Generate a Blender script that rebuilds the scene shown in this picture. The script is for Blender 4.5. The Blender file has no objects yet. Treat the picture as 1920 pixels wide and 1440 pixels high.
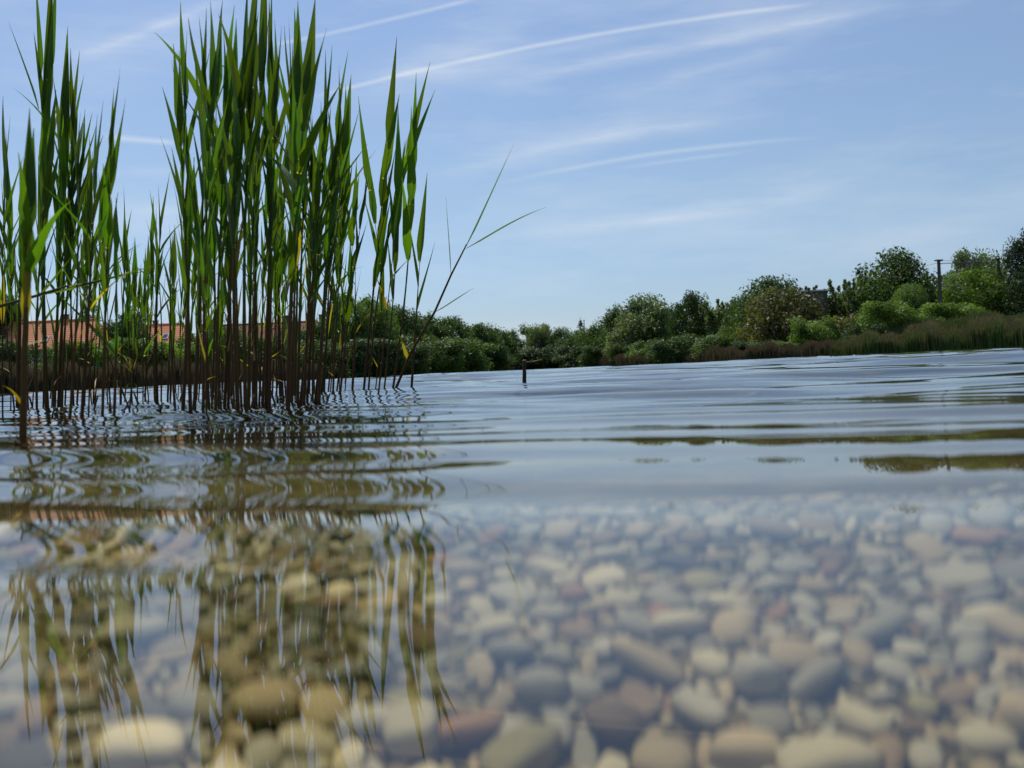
import bpy, math, random
import numpy as np
from mathutils import Vector, Matrix
from mathutils import noise as mnoise

rnd = random.Random(7)
sc = bpy.context.scene
COL = sc.collection
R_ = math.radians

# ------------------------------------------------------------------ camera
H_CAM = 0.04
F = 1884.0
ROLL = math.atan(0.0448)
cp = math.cos(math.atan(23.0 / F)); sp_ = math.sin(math.atan(23.0 / F))
fwd = Vector((0, cp, -sp_))
up0 = Vector((0, sp_, cp)); rt0 = Vector((1, 0, 0))
RT = rt0 * math.cos(ROLL) - up0 * math.sin(ROLL)
UP = rt0 * math.sin(ROLL) + up0 * math.cos(ROLL)
CAM = Vector((0, 0, H_CAM))
cam_d = bpy.data.cameras.new('camera')
cam = bpy.data.objects.new('camera', cam_d); COL.objects.link(cam)
cam_d.sensor_width = 36; cam_d.lens = 36 * F / 1920
cam_d.clip_start = 0.01; cam_d.clip_end = 6000
m = Matrix((RT, UP, -fwd)).transposed().to_4x4(); m.translation = CAM
cam.matrix_world = m
cam_d.dof.use_dof = True; cam_d.dof.focus_distance = 3.2
cam_d.dof.aperture_fstop = 13.0
sc.camera = cam

def ray(px, py):
    return (fwd + RT * ((px - 960) / F) + UP * ((720 - py) / F))
def on_water(px, py):
    d = ray(px, py); t = -H_CAM / d.z
    return CAM + d * t
def at(px, py, Y):
    d = ray(px, py); t = Y / d.y
    return CAM + d * t
def hor(px):
    return 697 - 0.0448 * (px - 960)

# ------------------------------------------------------------------ world, sun, exposure
SUN_EL, SUN_AZ = 57.0, -24.0       # azimuth from +Y, negative to the left
w = bpy.data.worlds.new('World'); sc.world = w; w.use_nodes = True
nt = w.node_tree; nt.nodes.clear()
def N(nt, typ, **kw):
    n = nt.nodes.new(typ)
    for k, v in kw.items():
        if k.startswith('i_'):
            key = k[2:]
            n.inputs[int(key) if key.isdigit() else key.replace('_', ' ')].default_value = v
        else:
            setattr(n, k, v)
    return n
def math_(nt, op, a, b=None, c=None, clamp=False):
    n = nt.nodes.new('ShaderNodeMath'); n.operation = op; n.use_clamp = clamp
    for i, v in enumerate((a, b, c)):
        if v is None: continue
        if isinstance(v, (int, float)): n.inputs[i].default_value = v
        else: nt.links.new(v, n.inputs[i])
    return n.outputs[0]
sky = N(nt, 'ShaderNodeTexSky'); sky.sky_type = 'NISHITA'; sky.sun_disc = False
sky.sun_elevation = R_(SUN_EL); sky.sun_rotation = R_(SUN_AZ)
sky.altitude = 200; sky.air_density = 1.0; sky.dust_density = 0.35; sky.ozone_density = 2.0
tc = N(nt, 'ShaderNodeTexCoord')
def vdot(vec):
    n = nt.nodes.new('ShaderNodeVectorMath'); n.operation = 'DOT_PRODUCT'
    nt.links.new(tc.outputs['Generated'], n.inputs[0]); n.inputs[1].default_value = vec
    return n.outputs['Value']
def noise_dir(scale_vec, scale, detail, rough=0.55, seed=0.0):
    mp = N(nt, 'ShaderNodeMapping'); mp.inputs['Scale'].default_value = scale_vec
    mp.inputs['Location'].default_value = (seed, seed * .7, seed * .3)
    mp.inputs['Rotation'].default_value = (0, R_(12), R_(8))
    nt.links.new(tc.outputs['Generated'], mp.inputs['Vector'])
    nz = N(nt, 'ShaderNodeTexNoise'); nz.inputs['Scale'].default_value = scale
    nz.inputs['Detail'].default_value = detail; nz.inputs['Roughness'].default_value = rough
    nt.links.new(mp.outputs[0], nz.inputs['Vector'])
    return nz.outputs['Fac']
wisp = noise_dir((1.2, 1.2, 9.0), 9.0, 6, 0.6)
warp = noise_dir((1, 1, 1), 6.0, 3, 0.5, 3.0)
def streak(p0, p1, p2, width, dens, soft=2.0, wob=1.0, fade=0.12, brk=0.0):
    """condensation trail: a small circle of the sky sphere through three directions"""
    a, b, c = [ray(*p).normalized() for p in (p0, p1, p2)]
    n = (b - a).cross(c - a).normalized(); off = n.dot(a)
    along = (c - a).normalized()
    d = math_(nt, 'SUBTRACT', vdot(n), off)
    wv = math_(nt, 'MULTIPLY', math_(nt, 'SUBTRACT', warp, 0.5), width * wob)
    d = math_(nt, 'ABSOLUTE', math_(nt, 'ADD', d, wv))
    g = math_(nt, 'SUBTRACT', 1.0, math_(nt, 'DIVIDE', d, width), clamp=True)
    g = math_(nt, 'POWER', g, soft)
    t = vdot(along); t0, t1 = along.dot(a), along.dot(c)
    s = math_(nt, 'DIVIDE', math_(nt, 'SUBTRACT', t, t0), (t1 - t0) * fade, clamp=True)
    e = math_(nt, 'DIVIDE', math_(nt, 'SUBTRACT', t1, t), (t1 - t0) * fade, clamp=True)
    m_ = math_(nt, 'MULTIPLY', math_(nt, 'MULTIPLY', s, e), g)
    wz = math_(nt, 'ADD', math_(nt, 'MULTIPLY', wisp, 1.6 if brk else 0.7), -0.3 if brk else 0.65)
    return math_(nt, 'MULTIPLY', math_(nt, 'MULTIPLY', m_, wz, clamp=True), dens)
STREAKS = [
    ((560, 190), (880, 111), (1540, 6), .0030, .42, 1.1, .8, .10, 0),
    ((560, 200), (900, 118), (1300, 48), .018, .20, 1.5, 1.0, .25, 1),
    ((500, 88), (680, 48), (900, -5), .0030, .36, 1.2, .8, .12, 0),
    ((130, 110), (300, 48), (450, -8), .010, .6, 1.6, .8, .2, 1),
    ((0, 150), (240, 90), (520, 20), .050, .34, 1.4, .6, .3, 1),
    ((900, 160), (1240, 93), (1720, 2), .012, .55, 1.4, .8, .25, 1),
    ((1300, 90), (1500, 48), (1700, 4), .006, .25, 1.4, .8, .25, 1),
    ((1150, 200), (1320, 130), (1560, 70), .010, .32, 1.4, .8, .3, 1),
    ((780, 335), (1120, 262), (1480, 208), .016, .55, 1.4, .8, .3, 1),
    ((900, 352), (1180, 297), (1560, 255), .0034, .30, 1.3, .8, .3, 0),
    ((1150, 318), (1280, 300), (1420, 282), .003, .2, 1.3, .8, .3, 0),
    ((190, 256), (260, 261), (345, 269), .0036, .5, 1.2, .6, .25, 0),
    ((180, 322), (270, 320), (420, 318), .008, .32, 1.5, .6, .3, 1),
    ((220, 395), (300, 392), (420, 390), .008, .22, 1.5, .6, .3, 1),
    ((880, 450), (1140, 422), (1420, 395), .010, .45, 1.4, .9, .3, 1),
    ((1280, 420), (1450, 375), (1600, 330), .020, .45, 1.5, .9, .35, 1),
    ((1050, 500), (1250, 492), (1450, 490), .010, .2, 1.4, .9, .35, 1),
    ((640, 200), (800, 120), (1010, 30), .035, .42, 1.4, .6, .35, 1),
]
acc = None
for s in STREAKS:
    v = streak(*s)
    acc = v if acc is None else math_(nt, 'ADD', acc, v)
veil = math_(nt, 'MULTIPLY', math_(nt, 'SUBTRACT', noise_dir((1.0, 1.0, 5.0), 3.2, 7, 0.6, 5.0), 0.46, clamp=True), 1.15)
cl = math_(nt, 'ADD', acc, veil, clamp=True)
cl = math_(nt, 'MINIMUM', cl, 0.75)
hz = math_(nt, 'DIVIDE', vdot((0, 0, 1)), 0.06, clamp=True)
cl = math_(nt, 'MULTIPLY', cl, hz)
hs = N(nt, 'ShaderNodeHueSaturation'); hs.inputs['Saturation'].default_value = 0.95
nt.links.new(sky.outputs[0], hs.inputs['Color'])
tint = N(nt, 'ShaderNodeMix', data_type='RGBA', blend_type='MULTIPLY'); tint.inputs[0].default_value = 1.0
cr_ = N(nt, 'ShaderNodeValToRGB'); ce = cr_.color_ramp.elements
nt.links.new(math_(nt, 'DIVIDE', vdot((0, 0, 1)), 0.35, clamp=True), cr_.inputs[0])
ce[0].position = 0.0; ce[0].color = (.70 / 1.3, .79 / 1.3, 1.06 / 1.3, 1)
ce[1].position = 1.0; ce[1].color = (1.19 / 1.3, 1.21 / 1.3, 1.27 / 1.3, 1)
for p_, c_ in ((.17, (.76, .84, 1.03)), (.51, (1.02, 1.05, 1.09))):
    x_ = ce.new(p_); x_.color = (c_[0] / 1.3, c_[1] / 1.3, c_[2] / 1.3, 1)
nt.links.new(cr_.outputs[0], tint.inputs[7])
nt.links.new(hs.outputs[0], tint.inputs[6])
mx = N(nt, 'ShaderNodeMix', data_type='RGBA')
nt.links.new(cl, mx.inputs[0]); nt.links.new(tint.outputs[2], mx.inputs[6]); mx.inputs[7].default_value = (6.3, 6.8, 7.4, 1)
bg = N(nt, 'ShaderNodeBackground'); bg.inputs[1].default_value = 0.1105
out = N(nt, 'ShaderNodeOutputWorld')
nt.links.new(mx.outputs[2], bg.inputs[0]); nt.links.new(bg.outputs[0], out.inputs[0])

sd = bpy.data.lights.new('sun', 'SUN'); sd.energy = 3.2; sd.angle = R_(0.5); sd.color = (1, .95, .87)
sun = bpy.data.objects.new('sun', sd); COL.objects.link(sun)
sdir = Vector((math.sin(R_(SUN_AZ)) * math.cos(R_(SUN_EL)), math.cos(R_(SUN_AZ)) * math.cos(R_(SUN_EL)), math.sin(R_(SUN_EL))))
sun.rotation_euler = sdir.to_track_quat('Z', 'Y').to_euler()
sd.cycles.is_caustics_light = True
sc.view_settings.view_transform = 'Standard'; sc.view_settings.look = 'None'
sc.view_settings.exposure = 0.1; sc.view_settings.gamma = 1; sc.view_settings.use_curve_mapping = False
sc.cycles.max_bounces = 10; sc.cycles.transmission_bounces = 6; sc.cycles.glossy_bounces = 4
sc.cycles.transparent_max_bounces = 8; sc.cycles.diffuse_bounces = 3
sc.cycles.caustics_refractive = True; sc.cycles.caustics_reflective = False
sc.cycles.sample_clamp_indirect = 6.0; sc.cycles.blur_glossy = 0.3
sc.cycles.use_denoising = True

# ------------------------------------------------------------------ helpers
def tag(o, label=None, cat=None, group=None, kind=None):
    if label: o['label'] = label
    if cat: o['category'] = cat
    if group: o['group'] = group
    if kind: o['kind'] = kind
    return o
def empty(name, loc=(0, 0, 0)):
    o = bpy.data.objects.new(name, None); o.location = loc; o.empty_display_size = .1
    COL.objects.link(o); return o
def link(name, me, mats=None, parent=None):
    o = bpy.data.objects.new(name, me); COL.objects.link(o)
    if mats is not None:
        for x in (mats if isinstance(mats, (list, tuple)) else [mats]): me.materials.append(x)
    if parent is not None: o.parent = parent
    return o
def mesh_np(name, v, f, smooth=True):
    """v (n,3) array, f (m,k) array all of one size"""
    me = bpy.data.meshes.new(name)
    v = np.asarray(v, dtype=np.float32); f = np.asarray(f, dtype=np.int32)
    me.vertices.add(len(v)); me.vertices.foreach_set('co', v.ravel())
    k = f.shape[1]
    me.loops.add(f.size); me.loops.foreach_set('vertex_index', f.ravel())
    me.polygons.add(len(f)); me.polygons.foreach_set('loop_start', np.arange(0, f.size, k, dtype=np.int32))
    try: me.polygons.foreach_set('loop_total', np.full(len(f), k, dtype=np.int32))
    except Exception: pass
    if smooth: me.polygons.foreach_set('use_smooth', np.ones(len(f), dtype=bool))
    me.update(calc_edges=True); return me
class MB:
    def __init__(s): s.v = []; s.f = []
    def box(s, c, d, rot=0.0):
        b = len(s.v); cx, cy, cz = c; dx, dy, dz = [q / 2 for q in d]
        cr, sr = math.cos(rot), math.sin(rot)
        for z in (-dz, dz):
            for x, y in ((-dx, -dy), (dx, -dy), (dx, dy), (-dx, dy)):
                s.v.append((cx + x * cr - y * sr, cy + x * sr + y * cr, cz + z))
        for q in ((0, 3, 2, 1), (4, 5, 6, 7), (0, 1, 5, 4), (1, 2, 6, 5), (2, 3, 7, 6), (3, 0, 4, 7)):
            s.f.append([b + i for i in q])
    def tube(s, pts, rad, n=8, cap=True):
        b = len(s.v); k = len(pts)
        for i, p in enumerate(pts):
            p = Vector(p)
            t = (Vector(pts[min(i + 1, k - 1)]) - Vector(pts[max(i - 1, 0)])).normalized()
            a = t.cross(Vector((0, 1, 0.01))); 
            if a.length < 1e-4: a = t.cross(Vector((1, 0, 0)))
            a.normalize(); c = t.cross(a)
            r = rad[i] if hasattr(rad, '__len__') else rad
            for j in range(n):
                th = 2 * math.pi * j / n
                s.v.append(tuple(p + a * (math.cos(th) * r) + c * (math.sin(th) * r)))
        for i in range(k - 1):
            for j in range(n):
                j2 = (j + 1) % n
                s.f.append([b + i * n + j, b + i * n + j2, b + (i + 1) * n + j2, b + (i + 1) * n + j])
        if cap:
            s.f.append([b + j for j in range(n)][::-1]); s.f.append([b + (k - 1) * n + j for j in range(n)])
    def poly(s, pts):
        b = len(s.v); s.v += [tuple(p) for p in pts]; s.f.append(list(range(b, b + len(pts))))
    def build(s, name, mat, parent=None, smooth=False):
        me = bpy.data.meshes.new(name); me.from_pydata(s.v, [], s.f)
        if smooth: me.polygons.foreach_set('use_smooth', [True] * len(me.polygons))
        me.update(); return link(name, me, mat, parent)

# ------------------------------------------------------------------ materials
def new_mat(name):
    m = bpy.data.materials.new(name); m.use_nodes = True
    nt = m.node_tree; b = nt.nodes['Principled BSDF']; return m, nt, b
def noise_mat(name, c1, c2, scale=20, rough=.7, detail=5, bump=0.0, bscale=None, spec=.4, objrand=0.0, lo=.35, hi=.65, coord='Object', c3=None, s3=60, t3=(.62, .7)):
    m, nt, b = new_mat(name)
    tc = N(nt, 'ShaderNodeTexCoord')
    vec = tc.outputs[coord]
    if objrand:
        oi = N(nt, 'ShaderNodeObjectInfo')
        ad = N(nt, 'ShaderNodeVectorMath'); ad.operation = 'ADD'
        nt.links.new(vec, ad.inputs[0])
        ml = math_(nt, 'MULTIPLY', oi.outputs['Random'], 37.0)
        nt.links.new(ml, ad.inputs[1]); vec = ad.outputs[0]
    nz = N(nt, 'ShaderNodeTexNoise'); nz.inputs['Scale'].default_value = scale; nz.inputs['Detail'].default_value = detail
    nt.links.new(vec, nz.inputs['Vector'])
    mr = N(nt, 'ShaderNodeMapRange'); mr.inputs[1].default_value = lo; mr.inputs[2].default_value = hi
    nt.links.new(nz.outputs['Fac'], mr.inputs[0])
    mx = N(nt, 'ShaderNodeMix', data_type='RGBA'); mx.inputs[6].default_value = (*c1, 1); mx.inputs[7].default_value = (*c2, 1)
    nt.links.new(mr.outputs[0], mx.inputs[0]); colr = mx.outputs[2]
    if c3:
        n3 = N(nt, 'ShaderNodeTexNoise'); n3.inputs['Scale'].default_value = s3; n3.inputs['Detail'].default_value = 3
        nt.links.new(vec, n3.inputs['Vector'])
        r3 = N(nt, 'ShaderNodeMapRange'); r3.inputs[1].default_value = t3[0]; r3.inputs[2].default_value = t3[1]
        nt.links.new(n3.outputs['Fac'], r3.inputs[0])
        m3 = N(nt, 'ShaderNodeMix', data_type='RGBA'); m3.inputs[7].default_value = (*c3, 1)
        nt.links.new(r3.outputs[0], m3.inputs[0]); nt.links.new(colr, m3.inputs[6]); colr = m3.outputs[2]
    if objrand:
        hv = N(nt, 'ShaderNodeHueSaturation')
        nt.links.new(math_(nt, 'ADD', math_(nt, 'MULTIPLY', oi.outputs['Random'], objrand), 1 - objrand / 2), hv.inputs['Value'])
        nt.links.new(colr, hv.inputs['Color']); colr = hv.outputs[0]
    nt.links.new(colr, b.inputs['Base Color'])
    b.inputs['Roughness'].default_value = rough; b.inputs['Specular IOR Level'].default_value = spec
    if bump:
        bn = N(nt, 'ShaderNodeTexNoise'); bn.inputs['Scale'].default_value = bscale or scale * 3; bn.inputs['Detail'].default_value = 4
        nt.links.new(vec, bn.inputs['Vector'])
        bp = N(nt, 'ShaderNodeBump'); bp.inputs['Strength'].default_value = bump; bp.inputs['Distance'].default_value = .01
        nt.links.new(bn.outputs['Fac'], bp.inputs['Height']); nt.links.new(bp.outputs[0], b.inputs['Normal'])
    return m

def water_mat():
    m, nt, b = new_mat('water'); nt.nodes.remove(b)
    rf = N(nt, 'ShaderNodeBsdfRefraction'); rf.inputs['IOR'].default_value = 1.333; rf.inputs['Roughness'].default_value = 0.0
    rf.inputs['Color'].default_value = (1.0, .95, .76, 1)
    gl = N(nt, 'ShaderNodeBsdfGlossy'); gl.inputs['Roughness'].default_value = 0.0; gl.inputs['Color'].default_value = (1, 1, 1, 1)
    fr = N(nt, 'ShaderNodeFresnel'); fr.inputs['IOR'].default_value = 1.333
    ms = N(nt, 'ShaderNodeMixShader'); nt.links.new(fr.outputs[0], ms.inputs[0])
    nt.links.new(rf.outputs[0], ms.inputs[1]); nt.links.new(gl.outputs[0], ms.inputs[2])
    nt.links.new(ms.outputs[0], nt.nodes['Material Output'].inputs['Surface'])
    return m
M_water = water_mat()

def leaf_mat(name, obj_color=False, base=(.045, .10, .012), alt=(.07, .14, .02), trans=.45, scale=6, rough=.5, veins=False):
    m, nt, b = new_mat(name)
    tc = N(nt, 'ShaderNodeTexCoord'); oi = N(nt, 'ShaderNodeObjectInfo')
    nz = N(nt, 'ShaderNodeTexNoise'); nz.inputs['Scale'].default_value = scale; nz.inputs['Detail'].default_value = 4
    nt.links.new(tc.outputs['Object'], nz.inputs['Vector'])
    mr = N(nt, 'ShaderNodeMapRange'); mr.inputs[1].default_value = .35; mr.inputs[2].default_value = .65
    nt.links.new(nz.outputs['Fac'], mr.inputs[0])
    mx = N(nt, 'ShaderNodeMix', data_type='RGBA'); mx.inputs[6].default_value = (*base, 1); mx.inputs[7].default_value = (*alt, 1)
    nt.links.new(mr.outputs[0], mx.inputs[0]); col = mx.outputs[2]
    if obj_color:
        nt.links.new(oi.outputs['Color'], mx.inputs[6])
        gm = N(nt, 'ShaderNodeMix', data_type='RGBA', blend_type='MULTIPLY'); gm.inputs[0].default_value = 1
        nt.links.new(oi.outputs['Color'], gm.inputs[6]); gm.inputs[7].default_value = (1.55, 1.45, 1.25, 1)
        nt.links.new(gm.outputs[2], mx.inputs[7])
        at_ = N(nt, 'ShaderNodeAttribute'); at_.attribute_name = 'tone'
        hv = N(nt, 'ShaderNodeHueSaturation'); nt.links.new(col, hv.inputs['Color'])
        nt.links.new(math_(nt, 'ADD', math_(nt, 'MULTIPLY', at_.outputs['Fac'], .8), .6), hv.inputs['Value']); col = hv.outputs[0]
    else:
        hv = N(nt, 'ShaderNodeHueSaturation'); nt.links.new(col, hv.inputs['Color'])
        nt.links.new(math_(nt, 'ADD', math_(nt, 'MULTIPLY', oi.outputs['Random'], .7), .65), hv.inputs['Value'])
        nt.links.new(math_(nt, 'ADD', math_(nt, 'MULTIPLY', oi.outputs['Random'], .04), .48), hv.inputs['Hue']); col = hv.outputs[0]
    if veins:
        al = N(nt, 'ShaderNodeAttribute'); al.attribute_name = 'along'
        pm = N(nt, 'ShaderNodeMix', data_type='RGBA'); pm.inputs[7].default_value = (.75, .70, .38, 1)
        nt.links.new(math_(nt, 'MULTIPLY', al.outputs['Fac'], .85, clamp=True), pm.inputs[0]); nt.links.new(col, pm.inputs[6]); col = pm.outputs[2]
    nt.links.new(col, b.inputs['Base Color']); b.inputs['Roughness'].default_value = rough
    b.inputs['Specular IOR Level'].default_value = .3
    tr = N(nt, 'ShaderNodeBsdfTranslucent')
    g2 = N(nt, 'ShaderNodeMix', data_type='RGBA', blend_type='MULTIPLY'); g2.inputs[0].default_value = 1
    nt.links.new(col, g2.inputs[6]); g2.inputs[7].default_value = (1.7, 1.9, .6, 1) if obj_color else (2.4, 2.15, .4, 1); nt.links.new(g2.outputs[2], tr.inputs[0])
    ms = N(nt, 'ShaderNodeMixShader'); ms.inputs[0].default_value = trans
    nt.links.new(b.outputs[0], ms.inputs[1]); nt.links.new(tr.outputs[0], ms.inputs[2])
    nt.links.new(ms.outputs[0], nt.nodes['Material Output'].inputs['Surface'])
    if veins:
        wv = N(nt, 'ShaderNodeTexNoise'); wv.inputs['Scale'].default_value = 1.0; wv.inputs['Detail'].default_value = 2
        mp = N(nt, 'ShaderNodeMapping'); mp.inputs['Scale'].default_value = (700, 700, 8)
        nt.links.new(tc.outputs['Object'], mp.inputs[0]); nt.links.new(mp.outputs[0], wv.inputs['Vector'])
        bp = N(nt, 'ShaderNodeBump'); bp.inputs['Strength'].default_value = .25; bp.inputs['Distance'].default_value = .002
        nt.links.new(wv.outputs['Fac'], bp.inputs['Height']); nt.links.new(bp.outputs[0], b.inputs['Normal'])
    return m
M_tree = leaf_mat('tree_foliage', True, trans=.35, scale=.25)
M_leaf = leaf_mat('reed_leaf', False, (.045, .105, .012), (.085, .165, .018), trans=.45, scale=5, rough=.45, veins=True)
M_dry = noise_mat('dry_leaf', (.42, .30, .10), (.30, .18, .06), 30, .7)
M_yel = leaf_mat('yellow_leaf', False, (.26, .26, .03), (.30, .20, .03), trans=.45, scale=12)
M_bark = noise_mat('bark', (.05, .04, .03), (.09, .075, .055), 3, .9)

def stem_mat():
    m, nt, b = new_mat('reed_stem')
    tc = N(nt, 'ShaderNodeTexCoord'); sx = N(nt, 'ShaderNodeSeparateXYZ')
    nt.links.new(tc.outputs['Object'], sx.inputs[0]); oi = N(nt, 'ShaderNodeObjectInfo')
    mp = N(nt, 'ShaderNodeMapping'); mp.inputs['Scale'].default_value = (260, 260, 14)
    nt.links.new(tc.outputs['Object'], mp.inputs[0])
    nz = N(nt, 'ShaderNodeTexNoise'); nz.inputs['Scale'].default_value = 1; nz.inputs['Detail'].default_value = 4
    nt.links.new(mp.outputs[0], nz.inputs['Vector'])
    h = math_(nt, 'ADD', sx.outputs['Z'], math_(nt, 'MULTIPLY', math_(nt, 'SUBTRACT', nz.outputs['Fac'], .5), .22))
    h = math_(nt, 'ADD', h, math_(nt, 'MULTIPLY', math_(nt, 'SUBTRACT', oi.outputs['Random'], .5), .18))
    cr = N(nt, 'ShaderNodeValToRGB'); e = cr.color_ramp.elements
    e[0].position = 0.0; e[0].color = (.075, .036, .012, 1)
    e[1].position = .42; e[1].color = (.08, .15, .025, 1)
    for p, c in ((.10, (.105, .055, .017, 1)), (.18, (.095, .072, .018, 1)), (.26, (.09, .10, .02, 1))):
        x = cr.color_ramp.elements.new(p); x.color = c
    nt.links.new(h, cr.inputs[0])
    nt.links.new(cr.outputs[0], b.inputs['Base Color']); b.inputs['Roughness'].default_value = .65; b.inputs['Specular IOR Level'].default_value = .15
    bp = N(nt, 'ShaderNodeBump'); bp.inputs['Strength'].default_value = .4; bp.inputs['Distance'].default_value = .001
    nt.links.new(nz.outputs['Fac'], bp.inputs['Height']); nt.links.new(bp.outputs[0], b.inputs['Normal'])
    return m
M_stem = stem_mat()
M_node = noise_mat('pale_node', (.45, .42, .25), (.3, .28, .12), 60, .5)

# ------------------------------------------------------------------ water surface
wr = np.random.RandomState(11)
def water_h(x, y, r):
    z = np.zeros_like(x)
    def comp(lam, slope, deg, ph, mask=1.0):
        k = 2 * math.pi / lam; a = R_(deg)
        xx = x * math.sin(a) + y * math.cos(a)
        return mask * (slope / k) * np.sin(k * xx + ph)
    def sm(a, b, v): 
        t = np.clip((v - a) / (b - a), 0, 1); return t * t * (3 - 2 * t)
    # slow warp of the crests
    wx = .018 * np.sin(x * 9 + y * 3 + .4) + .012 * np.sin(x * 21 - y * 7 + 2.)
    yy = y + wx
    def prof(lam, slope, deg, ph, mask=1.0, bend=1.0):
        k = 2 * math.pi / lam; a = R_(deg)
        q = k * (x * math.sin(a) + (y + bend * wx) * math.cos(a)) + ph
        return mask * (slope / k) * (np.sin(q) + .18 * np.sin(2 * q + .6))
    far = 1 - sm(4, 12, r)
    near = sm(.16, .42, r)
    grp = .75 + .5 * np.sin(y * 5.1 + x * 1.3 + .8)
    z += prof(.255, .030, 25, 2.1, sm(.34, .7, r) * far * grp)
    z += prof(.175, .028, 15, .3, sm(.34, .7, r) * far)
    u = x / np.maximum(y, .02)
    a115 = .021 + .012 * sm(.28, .45, u) + .036 * (1 - sm(-.22, .06, u))
    a115 = a115 + (.040 - a115) * sm(.46, .8, r)
    z += prof(.130, a115, 20, math.pi - 2 * math.pi * .268 / .130, sm(.205, .27, r) * (1 - .35 * sm(.6, 1.4, r)) * (1 - sm(2.5, 6, r)), .35)
    left = 1 - sm(-.1, .5, x / np.maximum(y, .05) * 2.2)
    lf = .35 + .65 * left
    z += prof(.070, .034, 26, .9, sm(.6, 1.2, r) * (1 - sm(2.0, 4, r)) * lf, .6)
    z += prof(.050, .014, 8, 2.9, sm(.7, 1.3, r) * (1 - sm(1.8, 3.2, r)) * lf, .5)
    # close to the lens: slow smooth swell
    z += prof(.21, .010, 2, -.6, 1 - sm(.3, .5, r))
    z += comp(.33, .006, 40, 1.1, 1 - sm(.4, .8, r))
    # open water further out
    for i in range(34):
        lam = .30 * 1.155 ** i
        rin = lam * 2.2; rout = lam * 95
        m1 = sm(rin * .5, rin, r) * (1 - sm(rout * .5, rout, r))
        z += comp(lam, .026 * min(1, (1.0 / lam) ** .45), wr.uniform(-12, 34), wr.uniform(0, 6.28), m1)
    return z
def build_water():
    rr = [.03]
    while rr[-1] < 420:
        r = rr[-1]; rr.append(r * (1.008 if r < .1 else 1.0042 if r < 3.2 else 1.0105))
    rr = np.array(rr)
    az = list(np.arange(-33, 33.001, .17))
    az = [-180 + 5 * i for i in range(24)] + list(np.arange(-60, -33, .6)) + az + list(np.arange(33.6, 60, .6)) + [60 + 5 * i for i in range(24)]
    az = np.radians(np.array(az)); na, nr = len(az), len(rr)
    A, Rr = np.meshgrid(az, rr)
    x = Rr * np.sin(A); y = Rr * np.cos(A)
    fade = np.clip((75 - np.degrees(np.abs(A))) / 20, 0, 1)
    z = water_h(x, y, Rr) * fade
    v = np.stack([x, y, z], -1).reshape(-1, 3)
    v = np.vstack([v, [[0, 0, 0]]])
    i, j = np.meshgrid(np.arange(nr - 1), np.arange(na), indexing='ij')
    j2 = (j + 1) % na
    f = np.stack([i * na + j, i * na + j2, (i + 1) * na + j2, (i + 1) * na + j], -1).reshape(-1, 4)
    cap = np.array([[len(v) - 1, q, (q + 1) % na, (q + 2) % na] for q in range(0, na - 1, 2)])
    me = mesh_np('water', v, np.vstack([f, cap]))
    o = link('water', me, M_water); o['kind'] = 'structure'
    o.cycles.is_caustics_caster = True
    return o
water = build_water()

# ------------------------------------------------------------------ lake bed
D0 = .25
def bed_z(x, y):
    r = math.hypot(x, y)
    z = -D0 - max(0, y - .57) * .35 - max(0, r - 3) * .02
    z += .006 * math.sin(x * 14 + 1) * math.cos(y * 11)
    return max(z, -1.6 - .02 * r)
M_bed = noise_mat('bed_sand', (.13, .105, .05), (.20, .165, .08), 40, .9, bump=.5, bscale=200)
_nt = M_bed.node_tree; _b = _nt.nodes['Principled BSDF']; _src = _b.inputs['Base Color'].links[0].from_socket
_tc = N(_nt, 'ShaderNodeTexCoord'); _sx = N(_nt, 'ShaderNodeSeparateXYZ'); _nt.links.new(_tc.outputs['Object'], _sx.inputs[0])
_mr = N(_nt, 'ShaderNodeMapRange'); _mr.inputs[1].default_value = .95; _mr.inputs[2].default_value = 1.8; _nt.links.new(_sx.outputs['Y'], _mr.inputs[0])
_mx = N(_nt, 'ShaderNodeMix', data_type='RGBA'); _mx.inputs[7].default_value = (.07, .085, .080, 1)  # outer bed tone stands in for the darkness and scatter of deep water
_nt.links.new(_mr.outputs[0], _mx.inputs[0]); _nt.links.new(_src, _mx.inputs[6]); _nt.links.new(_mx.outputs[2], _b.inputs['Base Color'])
def build_bed():
    rr = [0.02 * 1.12 ** i for i in range(92)]; na = 72
    v = [(0, 0, bed_z(0, 0))]; f = []
    for r in rr:
        for j in range(na):
            a = 2 * math.pi * j / na; x, y = r * math.sin(a), r * math.cos(a)
            v.append((x, y, bed_z(x, y)))
    me = bpy.data.meshes.new('lake_bed')
    for j in range(na): f.append([0, 1 + (j + 1) % na, 1 + j])
    for i in range(len(rr) - 1):
        for j in range(na):
            a, b = 1 + i * na + j, 1 + i * na + (j + 1) % na
            f.append([a, b, b + na, a + na][::1])
    me.from_pydata(v, [], f); me.polygons.foreach_set('use_smooth', [True] * len(f)); me.update()
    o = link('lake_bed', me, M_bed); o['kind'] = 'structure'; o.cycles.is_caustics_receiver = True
build_bed()

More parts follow.
